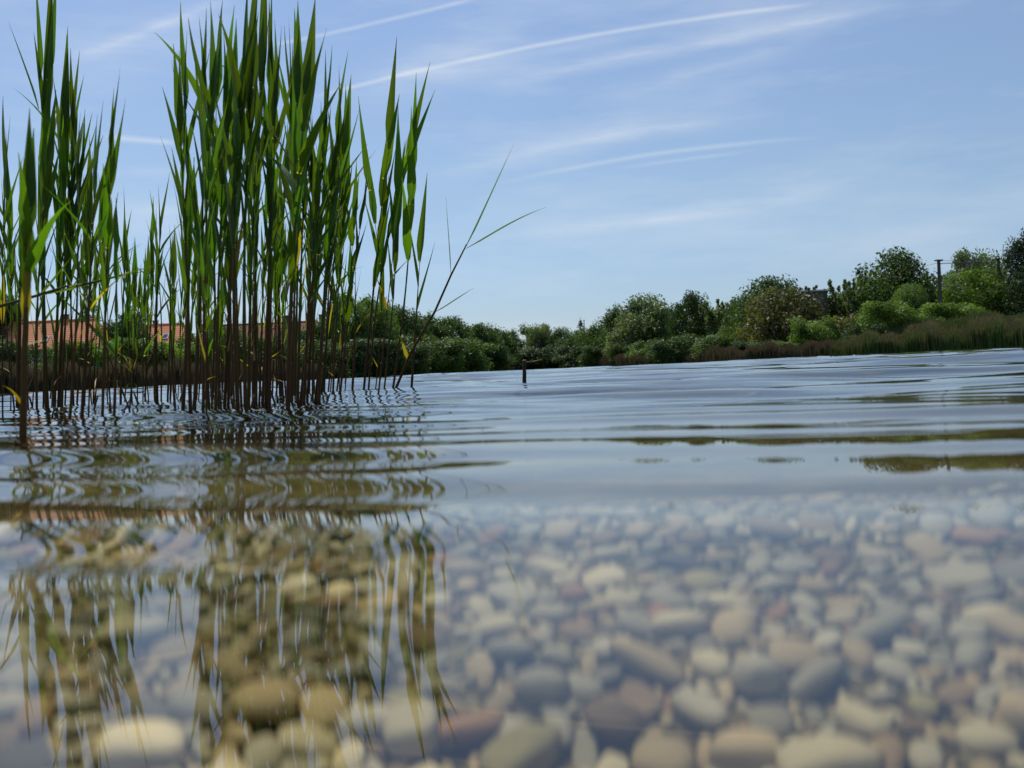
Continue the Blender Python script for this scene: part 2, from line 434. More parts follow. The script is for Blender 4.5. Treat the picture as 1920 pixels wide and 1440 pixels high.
# ------------------------------------------------------------------ pebbles
PCOL = [
    ('cream', (.80, .73, .56), (.68, .62, .47), 5),
    ('tan', (.66, .54, .37), (.55, .45, .30), 6),
    ('grey', (.46, .44, .38), (.38, .36, .31), 3),
    ('pale grey', (.66, .63, .54), (.56, .53, .45), 5),
    ('brown', (.42, .31, .21), (.33, .24, .16), 3),
    ('dark grey', (.24, .23, .20), (.17, .16, .14), .7),
    ('rust red', (.54, .33, .22), (.44, .26, .17), .7),
    ('olive', (.46, .42, .24), (.36, .33, .18), 1.6),
]
PM = {}
for nme, a, b, wt in PCOL:
    PM[nme] = noise_mat('pebble_' + nme.replace(' ', '_'), a, b, 45, .75, bump=.25, bscale=300, objrand=.3, c3=tuple(q * .6 for q in b), s3=160, t3=(.6, .72))
def ico(sub):
    import bmesh
    bm = bmesh.new(); bmesh.ops.create_icosphere(bm, subdivisions=sub, radius=1)
    v = np.array([q.co[:] for q in bm.verts]); f = np.array([[q.index for q in t.verts] for t in bm.faces]); bm.free()
    return v, f
def pebble_verts(base, seed, sq):
    rs = np.random.RandomState(seed)
    v = base.copy()
    p = sq
    nrm = (np.abs(v) ** p).sum(1) ** (1 / p); v = v / nrm[:, None]
    off = rs.uniform(-50, 50, 3)
    for i in range(len(v)):
        n = mnoise.noise(Vector(base[i] * .9 + off)); n2 = mnoise.noise(Vector(base[i] * 2.2 - off))
        v[i] *= 1 + .16 * n + .05 * n2
    return v
iv, if_ = ico(3); iv2, if2 = ico(2)
PEB = []
for k in range(10):
    sq = [2.0, 2.3, 2.8, 2.1, 3.4, 2.5][k % 6]
    PEB.append(pebble_verts(iv, 100 + k, sq))
PEB2 = [pebble_verts(iv2, 200 + k, 2.3) for k in range(6)]
PMESH = {}
def peb_mesh(k, colr):
    if (k, colr) not in PMESH:
        me = mesh_np('pebble', PEB[k], if_); me.materials.append(PM[colr]); PMESH[(k, colr)] = me
    return PMESH[(k, colr)]
def bed_hit(px, py, D=None):
    """where the ray through a pixel, refracted at flat water, meets the bed"""
    d = ray(px, py).normalized(); p = CAM + d * (-H_CAM / d.z)
    n = 1.333; c = -d.z; k = math.sqrt(1 - (1 - c * c) / n / n)
    t = d / n + Vector((0, 0, 1)) * (c / n - k)
    dep = (D or D0) - .004
    return p + t * (dep / -t.z)
cells = {}
def grid_near(x, y, rmax=.05):
    g = .05; cx, cy = int(math.floor(x / g)), int(math.floor(y / g))
    for a in (-1, 0, 1):
        for b in (-1, 0, 1):
            for q in cells.get((cx + a, cy + b), ()): yield q
pebbles = []
def put(x, y, a, b, c, rot, colr, lab=None, zoff=0.0, sh=None):
    q = dict(x=x, y=y, a=a, b=b, c=c, rot=rot, col=colr, lab=lab, z=zoff, sh=sh)
    pebbles.append(q); g = .05
    cells.setdefault((int(math.floor(x / g)), int(math.floor(y / g))), []).append(q)
# stones the photograph singles out: pixel, half sizes (m), turn, colour
SPECIAL = [
    (765, 1362, .0135, .013, .010, 10, 'cream', 'pale squarish cream pebble standing alone below the rightmost reed reflection', 4),
    (1075, 1092, .0085, .008, .006, 0, 'rust red', 'small orange-red pebble at the far edge of the visible stones', 0),
    (1420, 1258, .0130, .012, .013, 0, 'pale grey', 'round pale grey ball-like pebble with a pointed top', 3),
    (245, 1180, .0200, .011, .009, 25, 'cream', 'long pale cream pebble slanting between two reed reflections on the left', 1),
    (255, 1412, .0200, .013, .010, 0, 'cream', 'large smooth cream pebble at the bottom edge below the left reeds', 2),
    (490, 1315, .0160, .013, .009, 0, 'tan', 'large round tan pebble under the widest dark reed reflection', 3),
    (1145, 1330, .0140, .011, .009, 0, 'brown', 'round dull brown disc pebble in the middle of the bottom stones', 0),
    (1210, 1225, .0230, .008, .008, -35, 'tan', 'long tan pebble slanting down to the right of centre', 1),
    (1310, 1310, .0180, .008, .007, -55, 'pale grey', 'long narrow pale grey pebble pointing down beside the round one', 1),
    (970, 1400, .0190, .013, .010, 40, 'olive', 'large olive slanting pebble at the bottom centre', 2),
    (875, 1345, .0190, .007, .006, 25, 'rust red', 'thin reddish pebble slanting up right of the squarish cream one', 1),
    (1530, 1255, .0190, .007, .007, 35, 'grey', 'long grey pebble slanting up right of the round ball-like one', 1),
    (1640, 1165, .0180, .009, .008, 25, 'grey', 'long blue-grey pebble slanting up at the right', 1),
    (1270, 1150, .0150, .010, .009, 0, 'cream', 'plump cream pebble among darker ones right of centre', 3),
    (950, 1205, .0130, .007, .007, 5, 'pale grey', 'oval pale grey pebble in the middle row left of centre', 1),
    (1040, 1218, .0090, .006, .007, -15, 'cream', 'small bright cream egg-shaped pebble at the centre', 1),
    (1010, 1270, .0140, .010, .009, -10, 'pale grey', 'broad pale grey pebble just below the small cream egg', 3),
    (1550, 1420, .0220, .012, .011, 5, 'cream', 'very large cream pebble half cut by the bottom edge', 2),
]
for (px, py, a, b, c, rot, colr, lab, sh) in SPECIAL:
    p = bed_hit(px, py, D0 - .008); put(p.x, p.y, a * .76, b * .76, c * .76, R_(rot), colr, lab, .004, sh)
wts = [q[3] for q in PCOL]; names = [q[0] for q in PCOL]
prn = random.Random(5)
def fill(n, s0, s1, region, tight, zo=0.0):
    for _ in range(n):
        y = prn.uniform(region[0], region[1]); hw = .12 + y * .62 if region[2] is None else region[2]
        x = prn.uniform(-hw, hw)
        a = prn.uniform(s0, s1); b = a * prn.uniform(.42, .95); c = min(b, a * prn.uniform(.38, .65))
        rot = prn.uniform(0, math.pi)
        ok = True
        for q in grid_near(x, y):
            d = math.hypot(x - q['x'], y - q['y'])
            if d < tight * ((a + b) / 2 + (q['a'] + q['b']) / 2): ok = False; break
        if ok: put(x, y, a, b, c, rot, prn.choices(names, wts)[0], None, zo)
REG = (.20, .565, None)
fill(70, .0115, .0142, REG, .92)
fill(2200, .0080, .0112, REG, .88)
fill(6000, .0052, .0080, REG, .84)
fill(12000, .0028, .005, REG, .70)
# rank by how large each shows: those in the frame first
def score(q):
    # inverse of bed_hit, roughly
    x, y = q['x'], q['y']
    if abs(x) > y * .66 + .03 or y < .31 or y > .66: return -1
    return q['a'] * q['b'] / (y * y) * (1.6 if y < .55 else .6)
order = sorted(range(len(pebbles)), key=lambda i: -(score(pebbles[i]) + (10 if pebbles[i]['lab'] else 0)))
single = set(order[:298])
def shape_word(q):
    e = q['b'] / q['a']
    return 'long' if e < .58 else 'oval' if e < .8 else 'round'
def size_word(q):
    return 'large' if q['a'] > .0145 else 'medium' if q['a'] > .0105 else 'small' if q['a'] > .0075 else 'tiny'
def desc(q): return '%s %s %s' % (size_word(q), shape_word(q), q['col'])
used_lab = set()
stuff_v, stuff_f, stuff_m = [], [], []
matlist = [PM[n] for n in names]
voff = 0
for i, q in enumerate(pebbles):
    x, y = q['x'], q['y']; z = bed_z(x, y) + q['c'] * .55 + q['z']
    tilt = (prn.uniform(-.35, .35), prn.uniform(-.35, .35))
    if i in single:
        k = q['sh'] if q['sh'] is not None else prn.randrange(10)
        o = bpy.data.objects.new('pebble', peb_mesh(k, q['col'])); COL.objects.link(o)
        o.location = (x, y, z); o.scale = (q['a'], q['b'], q['c'])
        o.rotation_euler = (tilt[0], tilt[1], q['rot'])
        o.cycles.is_caustics_receiver = True
        lab = q['lab']
        if not lab:
            nb = sorted((p for p in grid_near(x, y) if p is not q), key=lambda p: (p['x'] - x) ** 2 + (p['y'] - y) ** 2)[:14]
            nb = ([p for p in nb if p['a'] > .0055] or nb)[:8]
            def side(p): 
                dx, dy = p['x'] - x, p['y'] - y
                return ('left of' if dx > 0 else 'right of') if abs(dx) > abs(dy) else ('in front of' if dy > 0 else 'behind')
            cands = [' '.join((desc(q), 'pebble', side(p), 'a', desc(p), 'one')) for p in nb]
            for ia in range(min(4, len(nb))):
                for ib in range(ia + 1, min(5, len(nb))):
                    if True: cands.append('%s pebble %s a %s and %s a %s one' % (desc(q), side(nb[ia]), desc(nb[ia]), side(nb[ib]), desc(nb[ib])))
            if len(nb) > 4:
                for ic in range(2, len(nb)): cands.append('%s pebble %s a %s near a %s one' % (desc(q), side(nb[1]), desc(nb[1]), desc(nb[ic])))
            if len(nb) > 1:
                for ia in range(len(nb)):
                    for ib in range(len(nb)):
                        if ia != ib: cands.append('%s pebble touching a %s and a %s one' % (desc(q), desc(nb[ia]), desc(nb[ib])))
            cands += [c.replace(' pebble ', ' pebble lying low ', 1) for c in cands] if x * 0 + z < -D0 + .004 else []
            lab = next((c for c in cands if c not in used_lab), cands[-1])
        used_lab.add(lab)
        tag(o, lab, 'pebble', 'pebbles lying on the lake bed in clear shallow water')
    else:
        v = PEB2[i % 6] * np.array([q['a'], q['b'], q['c']])
        Rm = np.array(Matrix.Rotation(q['rot'], 3, 'Z') @ Matrix.Rotation(tilt[1], 3, 'Y') @ Matrix.Rotation(tilt[0], 3, 'X'))
        v = v @ Rm.T + np.array([x, y, z])
        stuff_v.append(v); stuff_f.append(if2 + voff); voff += len(v); stuff_m += [names.index(q['col'])] * len(if2)
me = mesh_np('pebbles', np.vstack(stuff_v), np.vstack(stuff_f))
for mt in matlist: me.materials.append(mt)
me.polygons.foreach_set('material_index', np.array(stuff_m, dtype=np.int32))
o = link('gravel', me); o.cycles.is_caustics_receiver = True
tag(o, 'mixed small pebbles filling the lake bed between and beyond the larger stones', 'gravel', kind='stuff')

# ------------------------------------------------------------------ reeds
lr = random.Random(21)
def stem_curve(p0, p1, bend, n=9):
    """points from base to end, bowed sideways by bend (vector)"""
    return [p0.lerp(p1, i / (n - 1)) + bend * math.sin(math.pi * i / (n - 1)) for i in range(n)]
def curve_at(pts, t):
    t = max(0, min(.9999, t)) * (len(pts) - 1); i = int(t)
    return pts[i].lerp(pts[i + 1], t - i)
def blade(name, parent, root, up, side, L, W, ang, curl, fold, mat, twist=0.0, seg=11, droop=0.0):
    """one lanceolate leaf blade: leaves the stem at angle ang towards side, V-folded along its midrib"""
    up = up.normalized(); side = (side - up * side.dot(up)).normalized()
    nrm = up.cross(side).normalized()
    v = []; f = []
    p = root.copy()
    ts = [0, .018] + [i / seg for i in range(1, seg + 1)]
    for i, t in enumerate(ts):
        a = ang + curl * t * t
        d = up * math.cos(a) + side * math.sin(a)
        if droop: d = (d + Vector((0, 0, -droop * t))).normalized()
        if i: p = p + d * (L * (t - ts[i - 1]))
        out_ = side * math.cos(a) - up * math.sin(a)
        tw = twist * t
        wv = (nrm * math.cos(tw) + out_ * math.sin(tw)); ov = out_ * math.cos(tw) - nrm * math.sin(tw)
        # narrow waist at the sheath, widest at a quarter, long needle tip
        w_ = W * .5 * (min(1, (.38 + 3.2 * t)) if t < .2 else 1) * (1 - max(0, (t - .22) / .78)) ** 1.05
        w_ = max(w_, .0003)
        fo = fold * (1 - .4 * t)
        v.append(p - wv * w_ * math.cos(fo) + ov * -w_ * math.sin(fo) * 1.0 + ov * 0)
        v.append(p - wv * w_ * .5 * math.cos(fo) - ov * w_ * math.sin(fo) * .62)
        v.append(p + ov * .0)
        v.append(p + wv * w_ * .5 * math.cos(fo) - ov * w_ * math.sin(fo) * .62)
        v.append(p + wv * w_ * math.cos(fo) - ov * w_ * math.sin(fo))
        if i:
            b = (i - 1) * 5
            for k in range(4): f.append([b + k, b + k + 1, b + k + 6, b + k + 5])
    me = bpy.data.meshes.new(name); me.from_pydata([tuple(q) for q in v], [], f)
    me.polygons.foreach_set('use_smooth', [True] * len(f)); me.update()
    if mat is not M_dry:
        at_ = me.attributes.new('along', 'FLOAT', 'POINT'); at_.data.foreach_set('value', [1.0] * 5 + [0.0] * (len(v) - 5))
    return link(name, me, mat, parent)
REEDS = []
def reed(base, tip, wpx, dense=1.0, leaves=None, tipfrac=.76, start=.42, wide=1.0, bow=None, spread=1.0, lab=None, band='', brown=True, lean_y=0.0):
    bx, by = base; tx, ty = tip
    B = on_water(bx, by)
    dist = B.y
    T = at(tx, ty, dist + lean_y)
    Hh = (T - B).length
    r = max(.0012, wpx * .5 * dist / F)
    S = B.lerp(T, tipfrac)
    bend = Vector((lr.uniform(-1, 1), lr.uniform(-.6, .6), 0)) * Hh * .014 if bow is None else Vector((bow, 0, 0)) * Hh
    root = empty('reed', B)
    loc = lambda q: q - B
    zb = bed_z(B.x, B.y)
    pts = stem_curve(B, S, bend)
    down = B + (B - pts[1]).normalized() * 0; down = Vector((B.x, B.y, zb - .01))
    allp = [loc(down), loc(down.lerp(B, .5))] + [loc(q) for q in pts]
    n = len(allp); rad = [r, r] + [r * (1 - .82 * (i / (n - 3)) ** 1.3) for i in range(n - 2)]
    # swollen nodes along the stem
    P2, R2 = [], []
    fine = 34
    for i in range(fine + 1):
        t = i / fine; q = curve_at(allp, t); rr = rad[min(n - 1, int(t * (n - 1)))]
        rr = rad[int(min(n - 2, t * (n - 1)))] * (1 - (t * (n - 1) % 1)) + rad[min(n - 1, int(t * (n - 1)) + 1)] * (t * (n - 1) % 1)
        if i % 4 == 2: rr *= 1.16
        P2.append(q); R2.append(rr)
    mb = MB(); mb.tube(P2, R2, 8, cap=True)
    mb.build('stem', M_stem, root, smooth=True)
    if leaves is None:
        leaves = max(3, int(round((Hh * 11 + 2) * dense)))
    az = lr.uniform(0, 6.28)
    Ltip = Hh * (1 - tipfrac)
    for k in range(leaves):
        u = start + (1.0 - start) * (k / max(1, leaves - 1)) ** .85
        u = min(.995, u + lr.uniform(-.02, .02)) if k < leaves - 1 else .995
        q = curve_at(pts, u); q2 = curve_at(pts, min(.999, u + .05)); q0 = curve_at(pts, max(0, u - .05))
        up = (q2 - q0).normalized()
        az += math.pi + lr.uniform(-.55, .55)
        side = Vector((math.cos(az), math.sin(az) * .75, 0))
        top = u > .9
        L = Ltip * lr.uniform(.95, 1.15) if top else min(.30, Ltip * lr.uniform(.8, 1.25) * (.75 + .25 * u))
        L = max(L, .05)
        W = min(L * .13, .0245) * wide * lr.uniform(.8, 1.1) * (1.05 if u > .6 else .8)
        ang = (lr.uniform(.01, .06) if top else lr.uniform(.06, .26)) * spread
        curl = lr.uniform(-.12, .10)
        if lr.random() < .16 and not top: ang += lr.uniform(.15, .55); curl = lr.uniform(.1, .7)
        mt = M_leaf
        if u < start + .06 and lr.random() < .25: mt = M_yel
        rr = r * (1 - .62 * u)
        blade('leaf', root, loc(q) + side * rr * .7, up, side, L, W, ang, curl, lr.uniform(.25, .8), mt, twist=lr.uniform(-.7, .7))
    if brown:
        for k in range(lr.choice((0, 1, 1, 2, 3))):
            u = lr.uniform(.05, .42); q = curve_at(pts, u); a2 = lr.uniform(0, 6.28)
            side = Vector((math.cos(a2), math.sin(a2) * .6, 0))
            blade('dry_leaf', root, loc(q) + side * r * .8, Vector((0, 0, 1)), side, lr.uniform(.015, .05), lr.uniform(.003, .006),
                  lr.uniform(.15, 1.3), lr.uniform(-.3, .9), .3, lr.choice((M_dry, M_yel, M_dry)), seg=5)
    root['category'] = 'reed'; root['group'] = 'reeds standing in the shallow water'
    REEDS.append(dict(o=root, x=bx, y=by, tx=tx, ty=ty, H=Hh, w=wpx, n=leaves, lab=lab, dist=dist))
    return root

# base px, tip px, stem width px
L_ = [
 # far left clump
 ((5,782),(9,196),4), ((20,770),(14,250),3), ((27,768),(2,300),4), ((34,767),(44,300),11), ((53,768),(48,420),4), ((61,768),(70,480),3),
 ((69,770),(96,180),6), ((81,768),(78,430),4), ((97,768),(118,330),4), ((102,767),(127,60),7), ((110,766),(140,128),8), ((116,766),(160,195),6),
 ((131,785),(150,205),7), ((138,765),(134,90),5), ((144,763),(175,250),5), ((153,790),(186,205),9), ((158,763),(168,340),5), ((166,780),(204,262),4),
 ((192,786),(213,132),7), ((201,765),(196,400),3), ((207,762),(186,330),4), ((214,787),(220,372),7), ((226,763),(238,360),6),
 ((233,757),(245,470),3), ((243,770),(256,450),4), ((248,763),(232,400),4), ((258,757),(262,500),3),
 # the thin gap
 ((268,762),(272,470),3), ((272,756),(280,440),4), ((279,755),(262,520),3), ((294,760),(304,322),9), ((302,757),(290,360),4), ((314,757),(322,420),5),
 ((319,757),(330,460),4), ((328,763),(316,440),6), ((333,756),(350,520),2),
 # dense clump
 ((343,768),(348,22),9), ((357,772),(331,75),9), ((364,770),(388,15),9), ((372,757),(372,330),3), ((381,775),(402,-10),7), ((387,785),(378,440),5), ((392,764),(352,250),6),
 ((397,763),(392,120),5), ((404,768),(430,10),7), ((414,762),(404,-5),6), ((421,766),(445,25),8), ((428,765),(410,180),7), ((433,755),(452,150),6),
 ((446,768),(456,-60),10), ((453,764),(440,240),6), ((460,765),(474,-50),9), ((466,762),(486,120),8), ((476,758),(494,-40),7), ((481,757),(470,260),5), ((486,757),(500,330),5), ((492,757),(514,-10),7),
 ((499,762),(521,25),9), ((505,762),(508,200),8), ((511,745),(520,300),3), ((519,752),(512,260),4), ((526,748),(538,210),7), ((531,747),(520,330),5),
 ((540,766),(585,-10),11), ((545,752),(548,20),6), ((552,750),(560,15),6), ((558,754),(575,150),7), ((564,754),(621,82),8), ((570,755),(600,230),7), ((576,753),(590,200),6), ((580,747),(570,260),4), ((586,750),(612,262),5),
 ((592,752),(645,108),8), ((598,752),(628,230),8), ((602,748),(658,142),5), ((608,744),(640,200),4), ((615,742),(652,235),4), ((624,746),(655,252),5), ((630,745),(675,300),4), ((637,748),(693,288),5),
 ((556,748),(562,280),4), ((536,750),(530,400),4), ((516,750),(545,420),4), ((474,755),(476,380),5), ((439,757),(430,330),5), ((409,760),(418,300),5),
 ((417,752),(424,420),3), ((498,748),(505,420),4), ((573,748),(585,360),4), ((590,745),(600,400),3), ((604,745),(618,370),4), ((619,744),(640,330),3),
]
for i, (b, t, wv) in enumerate(L_):
    tall = 760 - t[1]
    reed(b, t, wv * .84, dense=1.0 if tall > 500 else .85, start=.36 + .14 * lr.random(), wide=lr.uniform(.85, 1.1), spread=lr.uniform(.8, 1.45))
# thin young shoots behind, seen through the gaps
for k in range(46):
    bx = lr.choice((lr.uniform(2, 330), lr.uniform(335, 650), lr.uniform(340, 640)))
    by = hor(bx) + lr.uniform(16, 31)
    reed((bx, by), (bx + lr.uniform(-14, 26), by - lr.uniform(150, 400)), lr.uniform(1.8, 3.6), dense=.75, start=.4, wide=.85, brown=False)
# loose stems right of the clump
reed((660,745),(668,436),4.5, leaves=5, start=.5, lab='short straight reed with a pointed top, first one clear right of the dense clump')
reed((681,743),(745,82),4.5, wide=.92, leaves=5, tipfrac=.72, start=.42, bow=.0, spread=1.1, lab='tallest of the loose reeds right of the dense clump, its needle tip highest')
reed((690,743),(789,132),3.6, wide=.88, leaves=5, tipfrac=.74, start=.5, bow=-.02, spread=.9, lab='loose reed leaning right through the others, its foot just right of the tallest loose one')
reed((703,742),(690,190),2.5, wide=.8, leaves=4, tipfrac=.70, start=.4, bow=.03, lab='thin reed bending left with a needle-like top leaf')
reed((709,745),(752,330),3.4, wide=.85, leaves=4, tipfrac=.72, start=.55, bow=.0, lab='middling slender reed between the taller loose reeds, leaves held close')
reed((719,742),(757,205),3.4, wide=.88, leaves=6, tipfrac=.70, start=.5, bow=.01, lab="slender loose reed with many leaves, just left of the leaning reed's foot")
reed((735,741),(791,140),4.4, wide=.88, leaves=4, tipfrac=.68, start=.62, bow=.012, lab='tall bare-stemmed reed rising from the same spot as the leaning reed')
reed((771,738),(797,338),4.6, wide=.8, leaves=3, tipfrac=.62, start=.6, bow=.0, spread=1.0, lab='rightmost upright reed, thin and nearly bare with a narrow dark tip')
def px_dir(parent, B, Y, p_from, p_to, W, mat, name='leaf', curl=0.0, fold=.5, twist=0.0):
    a = at(*p_from, Y); b = at(*p_to, Y); d = b - a
    s = Vector((0, -1, 0)); 
    nrm = d.normalized().cross(Vector((0, 1, 0)))
    return blade(name, parent, a - B, d, s if twist == 0 else nrm, d.length, W, 0.0, curl, fold, mat, twist=twist)
# the leaning reed at the right end: its own four blades
B = on_water(737, 741); Y = B.y
root = empty('reed', B)
pts = [at(x, y, Y) - B for x, y in ((737, 741), (770, 662), (815, 585), (846, 515), (875, 458))]
mb = MB(); mb.tube([Vector((-.02, 0, bed_z(B.x, B.y)))] + pts, [.0033, .0033, .0028, .0025, .0021, .0016], 8); mb.build('stem', M_stem, root, smooth=True)
px_dir(root, B, Y, (872, 464), (963, 271), .013, M_leaf, twist=.5)
px_dir(root, B, Y, (873, 466), (1018, 377), .010, M_leaf, twist=.9, curl=-.2)
px_dir(root, B, Y, (845, 514), (836, 369), .007, M_leaf, twist=.6)
px_dir(root, B, Y, (815, 585), (888, 540), .007, M_leaf, twist=1.1)
px_dir(root, B, Y, (765, 674), (749, 628), .010, M_yel, name='yellow_leaf')
tag(root, 'reed leaning far to the right with thin spread blades, standing apart at the right end', 'reed', 'reeds standing in the shallow water')
LEANER = root
# extra single blades on named places of the clump: (px from, px to, width m, material)
EXTRA = [
 ((20, 307), (60, 140), .030, M_leaf), ((72, 205), (18, 38), .013, M_leaf), ((72, 150), (70, -40), .030, M_leaf), ((78, 215), (66, 60), .030, M_leaf), ((86, 150), (110, -60), .034, M_leaf),
]
# nearest stout reed at the far left and the tall one whose top leaves the frame
r1 = reed((43, 817), (56, 205), 14, leaves=8, tipfrac=.70, start=.50, wide=1.25, bow=.0, lab='nearest and stoutest reed at the far left, brown stem rising from the lowest waterline point')
r2 = reed((88, 767), (86, -70), 9, leaves=7, tipfrac=.66, start=.45, wide=1.2, bow=-.008, lab='very tall reed at the far left whose broad top leaves run out of the frame')
B2 = on_water(88, 767)
for a, b, W, mt in EXTRA[1:]:
    px_dir(r2, B2, B2.y - .01, a, b, W, mt, twist=.25, curl=.05)
# the bent stalk lying almost level across the left clump
B = on_water(-60, 800); Y = B.y + .1
root = empty('bent_reed', B)
pts = [Vector((0, 0, bed_z(B.x, B.y))), Vector((0, 0, 0)), at(-60, 660, Y) - B, at(-40, 592, Y) - B, at(0, 574, Y) - B, at(70, 554, Y) - B, at(130, 535, Y) - B]
mb = MB(); mb.tube(pts, [.0034, .0032, .003, .0028, .0024, .002, .0014], 8); mb.build('stem', M_stem, root, smooth=True)
px_dir(root, B, Y, (75, 553), (318, 491), .011, M_leaf, twist=.4)
px_dir(root, B, Y, (130, 536), (300, 502), .009, M_leaf, twist=.3)
px_dir(root, B, Y, (72, 553), (136, 480), .009, M_leaf, twist=.3)
px_dir(root, B, Y, (70, 554), (64, 485), .008, M_leaf, twist=.3)
tag(root, 'bent reed stalk lying almost level across the left clump with long thin blades', 'reed')
# two odd blades: a broad bright green one bending down, and a long dry pale one
q = reed((243, 768), (118, 430), 3.4, leaves=4, start=.5, lab='thin reed crossing the left clump to upper left, one broad drooping leaf')
Bq = on_water(243, 768)
px_dir(q, Bq, Bq.y - .02, (224, 680), (116, 546), .022, M_leaf, twist=.5, curl=.15)
q = reed((548, 760), (556, 160), 4, leaves=6, start=.45, lab='reed in the dense clump carrying one long pale dry blade that slants to upper left')
Bq = on_water(548, 760)
px_dir(q, Bq, Bq.y - .12, (552, 318), (476, 186), .010, M_dry, name='dry_leaf', twist=.3)
# snapped yellow stub
BAND = [(-99, 130, 'in the far left clump'), (130, 262, 'in front of the nearest house'), (262, 338, 'in the sparse middle gap'),
        (338, 440, "in the dense clump's left third"), (440, 545, "in the dense clump's middle"), (545, 656, "in the dense clump's right third"), (656, 900, 'right of the dense clump')]
ORD = 'first second third fourth fifth sixth seventh eighth ninth tenth eleventh twelfth thirteenth fourteenth fifteenth sixteenth seventeenth eighteenth nineteenth twentieth'.split()
ORD += ['twenty-' + o for o in ORD[:9]] + ['thirtieth'] + ['thirty-' + o for o in ORD[:9]] + ['fortieth']
for x0, x1, nm in BAND:
    sub = sorted((q for q in REEDS if x0 <= q['x'] < x1 and not q['lab']), key=lambda q: q['x'])
    for i, q in enumerate(sub):
        h = 'very tall' if q['ty'] < 40 else 'tall' if q['ty'] < 220 else 'middling' if q['ty'] < 380 else 'short'
        ln = q['tx'] - q['x'] - (q['y'] - q['ty']) * .04
        le = 'leaning right' if ln > 22 else 'leaning left' if ln < -30 else 'upright'
        th = 'stout' if q['w'] > 7 else 'slender' if q['w'] > 4 else 'thin'
        q['o']['label'] = '%s %s %s reed, %s from left %s' % (h, th, le, ORD[i], nm)
for q in REEDS:
    if q['lab']: q['o']['label'] = q['lab']

# ------------------------------------------------------------------ things on the near water
B = on_water(983, 727); Y = B.y
root = empty('stake', B)
top = at(983, 676, Y) - B; r = 4.0 * Y / F
M_wood = noise_mat('weathered_wood', (.035, .026, .018), (.08, .058, .035), 60, .85, bump=.5, bscale=300)
mb = MB(); mb.tube([Vector((0, 0, bed_z(B.x, B.y))), Vector((0, 0, 0)), top * .5 + Vector((.0006, 0, 0)), top], [r * 1.05, r, r * .95, r * .8], 9); mb.build('post', M_wood, root)
mb = MB(); mb.tube([top - Vector((0, 0, .004)), at(1000, 678, Y) - B, at(1018, 673, Y - .1) - B], [.0014, .0011, .0006], 6); mb.build('twig', M_dry, root)
mb = MB(); mb.tube([top, top + Vector((0, 0, .0025))], [r * .9, r * .5], 9); mb.build('cut_end', M_dry, root)
tag(root, 'short dark wooden stake standing alone in the open water with a thin twig on top', 'stake')
M_fluff_glint = noise_mat('seed_fluff_glint', (.85, .84, .8), (.7, .7, .66), 200, .9)
def fluff(px, py, size, lab, n=26):  # floating seeds, and white specks standing in for glints on the water
    p = on_water(px, py); z = float(water_h(np.array([p.x]), np.array([p.y]), np.array([math.hypot(p.x, p.y)]))[0])
    mb = MB(); s = size * p.y / F * .5
    fr = random.Random(int(px * 7 + py))
    for k in range(n):
        a = fr.uniform(0, 6.28); e = fr.uniform(.05, 1.2); d = Vector((math.cos(a) * math.cos(e), math.sin(a) * math.cos(e) * .8, math.sin(e) * .6))
        mb.tube([Vector((0, 0, 0)), d * s * .6 + Vector((0, 0, s * .1)), d * s], [s * .06, s * .04, s * .01], 4)
    mb.tube([Vector((-s * .62, 0, s * .05)), Vector((-s * .4, 0, s * .1)), Vector((0, s * .1, s * .16)), Vector((s * .35, 0, s * .12)), Vector((s * .6, 0, s * .05))], [s * .05, s * .26, s * .34, s * .24, s * .05], 7)
    o = mb.build('floating_seed_glint', M_fluff_glint); o.location = (p.x, p.y, z + s * .12)
    tag(o, lab, 'seed', 'white seed fluff floating on the water')
fluff(338, 926, 34, 'largest white seed fluff floating among the left reed reflections')
fluff(1258, 943, 14, 'small white seed fluff floating in the calm water right of centre')
fluff(1283, 931, 9, 'tiny white seed fluff just right of another small one, right of centre')
fluff(1795, 1088, 26, 'pale blurred glint modelled as fluff over the pebbles near the right edge')  # a surface glint, modelled as a pale tuft
fluff(325, 1045, 20, 'faint white seed fluff floating below the largest one on the left')
fluff(548, 935, 14, 'white speck of seed fluff over the dense reed reflections')
fluff(905, 811, 9, 'white speck on the thin dark ripple line near the centre')
fluff(1605, 684, 8, 'brighter of the two white glint stand-ins on the far water at the right')  # this and the next speck stand in for far sun glints
fluff(1626, 684, 6, 'fainter white glint stand-in right beside the brighter one on the far right water')
fluff(1022, 702, 5, 'tiny white speck on the far water right of the wooden stake')
fluff(1186, 694, 5, 'tiny white speck on the far water near the centre shore')
fluff(1622, 822, 8, 'white speck in the calm band at the right')
fluff(335, 762, 8, 'white glint stand-in at the foot of the dense reeds')  # stands in for a sparkle where stems meet the water
fluff(502, 772, 12, 'pale scrap of fluff at the foot of the dense reed clump')
# reed blade floating
def floating_blade(px0, px1, W, lab):
    a = on_water(*px0); b = on_water(*px1)
    root = empty('floating_blade', a)
    d = b - a; zz = float(water_h(np.array([a.x]), np.array([a.y]), np.array([a.length]))[0]) + .001
    o = blade('floating_leaf', None, Vector((0, 0, 0)), d, Vector((0, 0, 1)), d.length, W, .05, -.1, .3, M_dry, seg=7)
    bpy.data.objects.remove(root); o.location = (a.x, a.y, zz); tag(o, lab, 'leaf')
floating_blade((505, 779), (470, 775), .006, 'dry leaf scrap floating at the foot of the dense reed clump')
floating_blade((172, 758), (189, 741), .007, 'grey broken leaf sticking out of the water in front of the house')

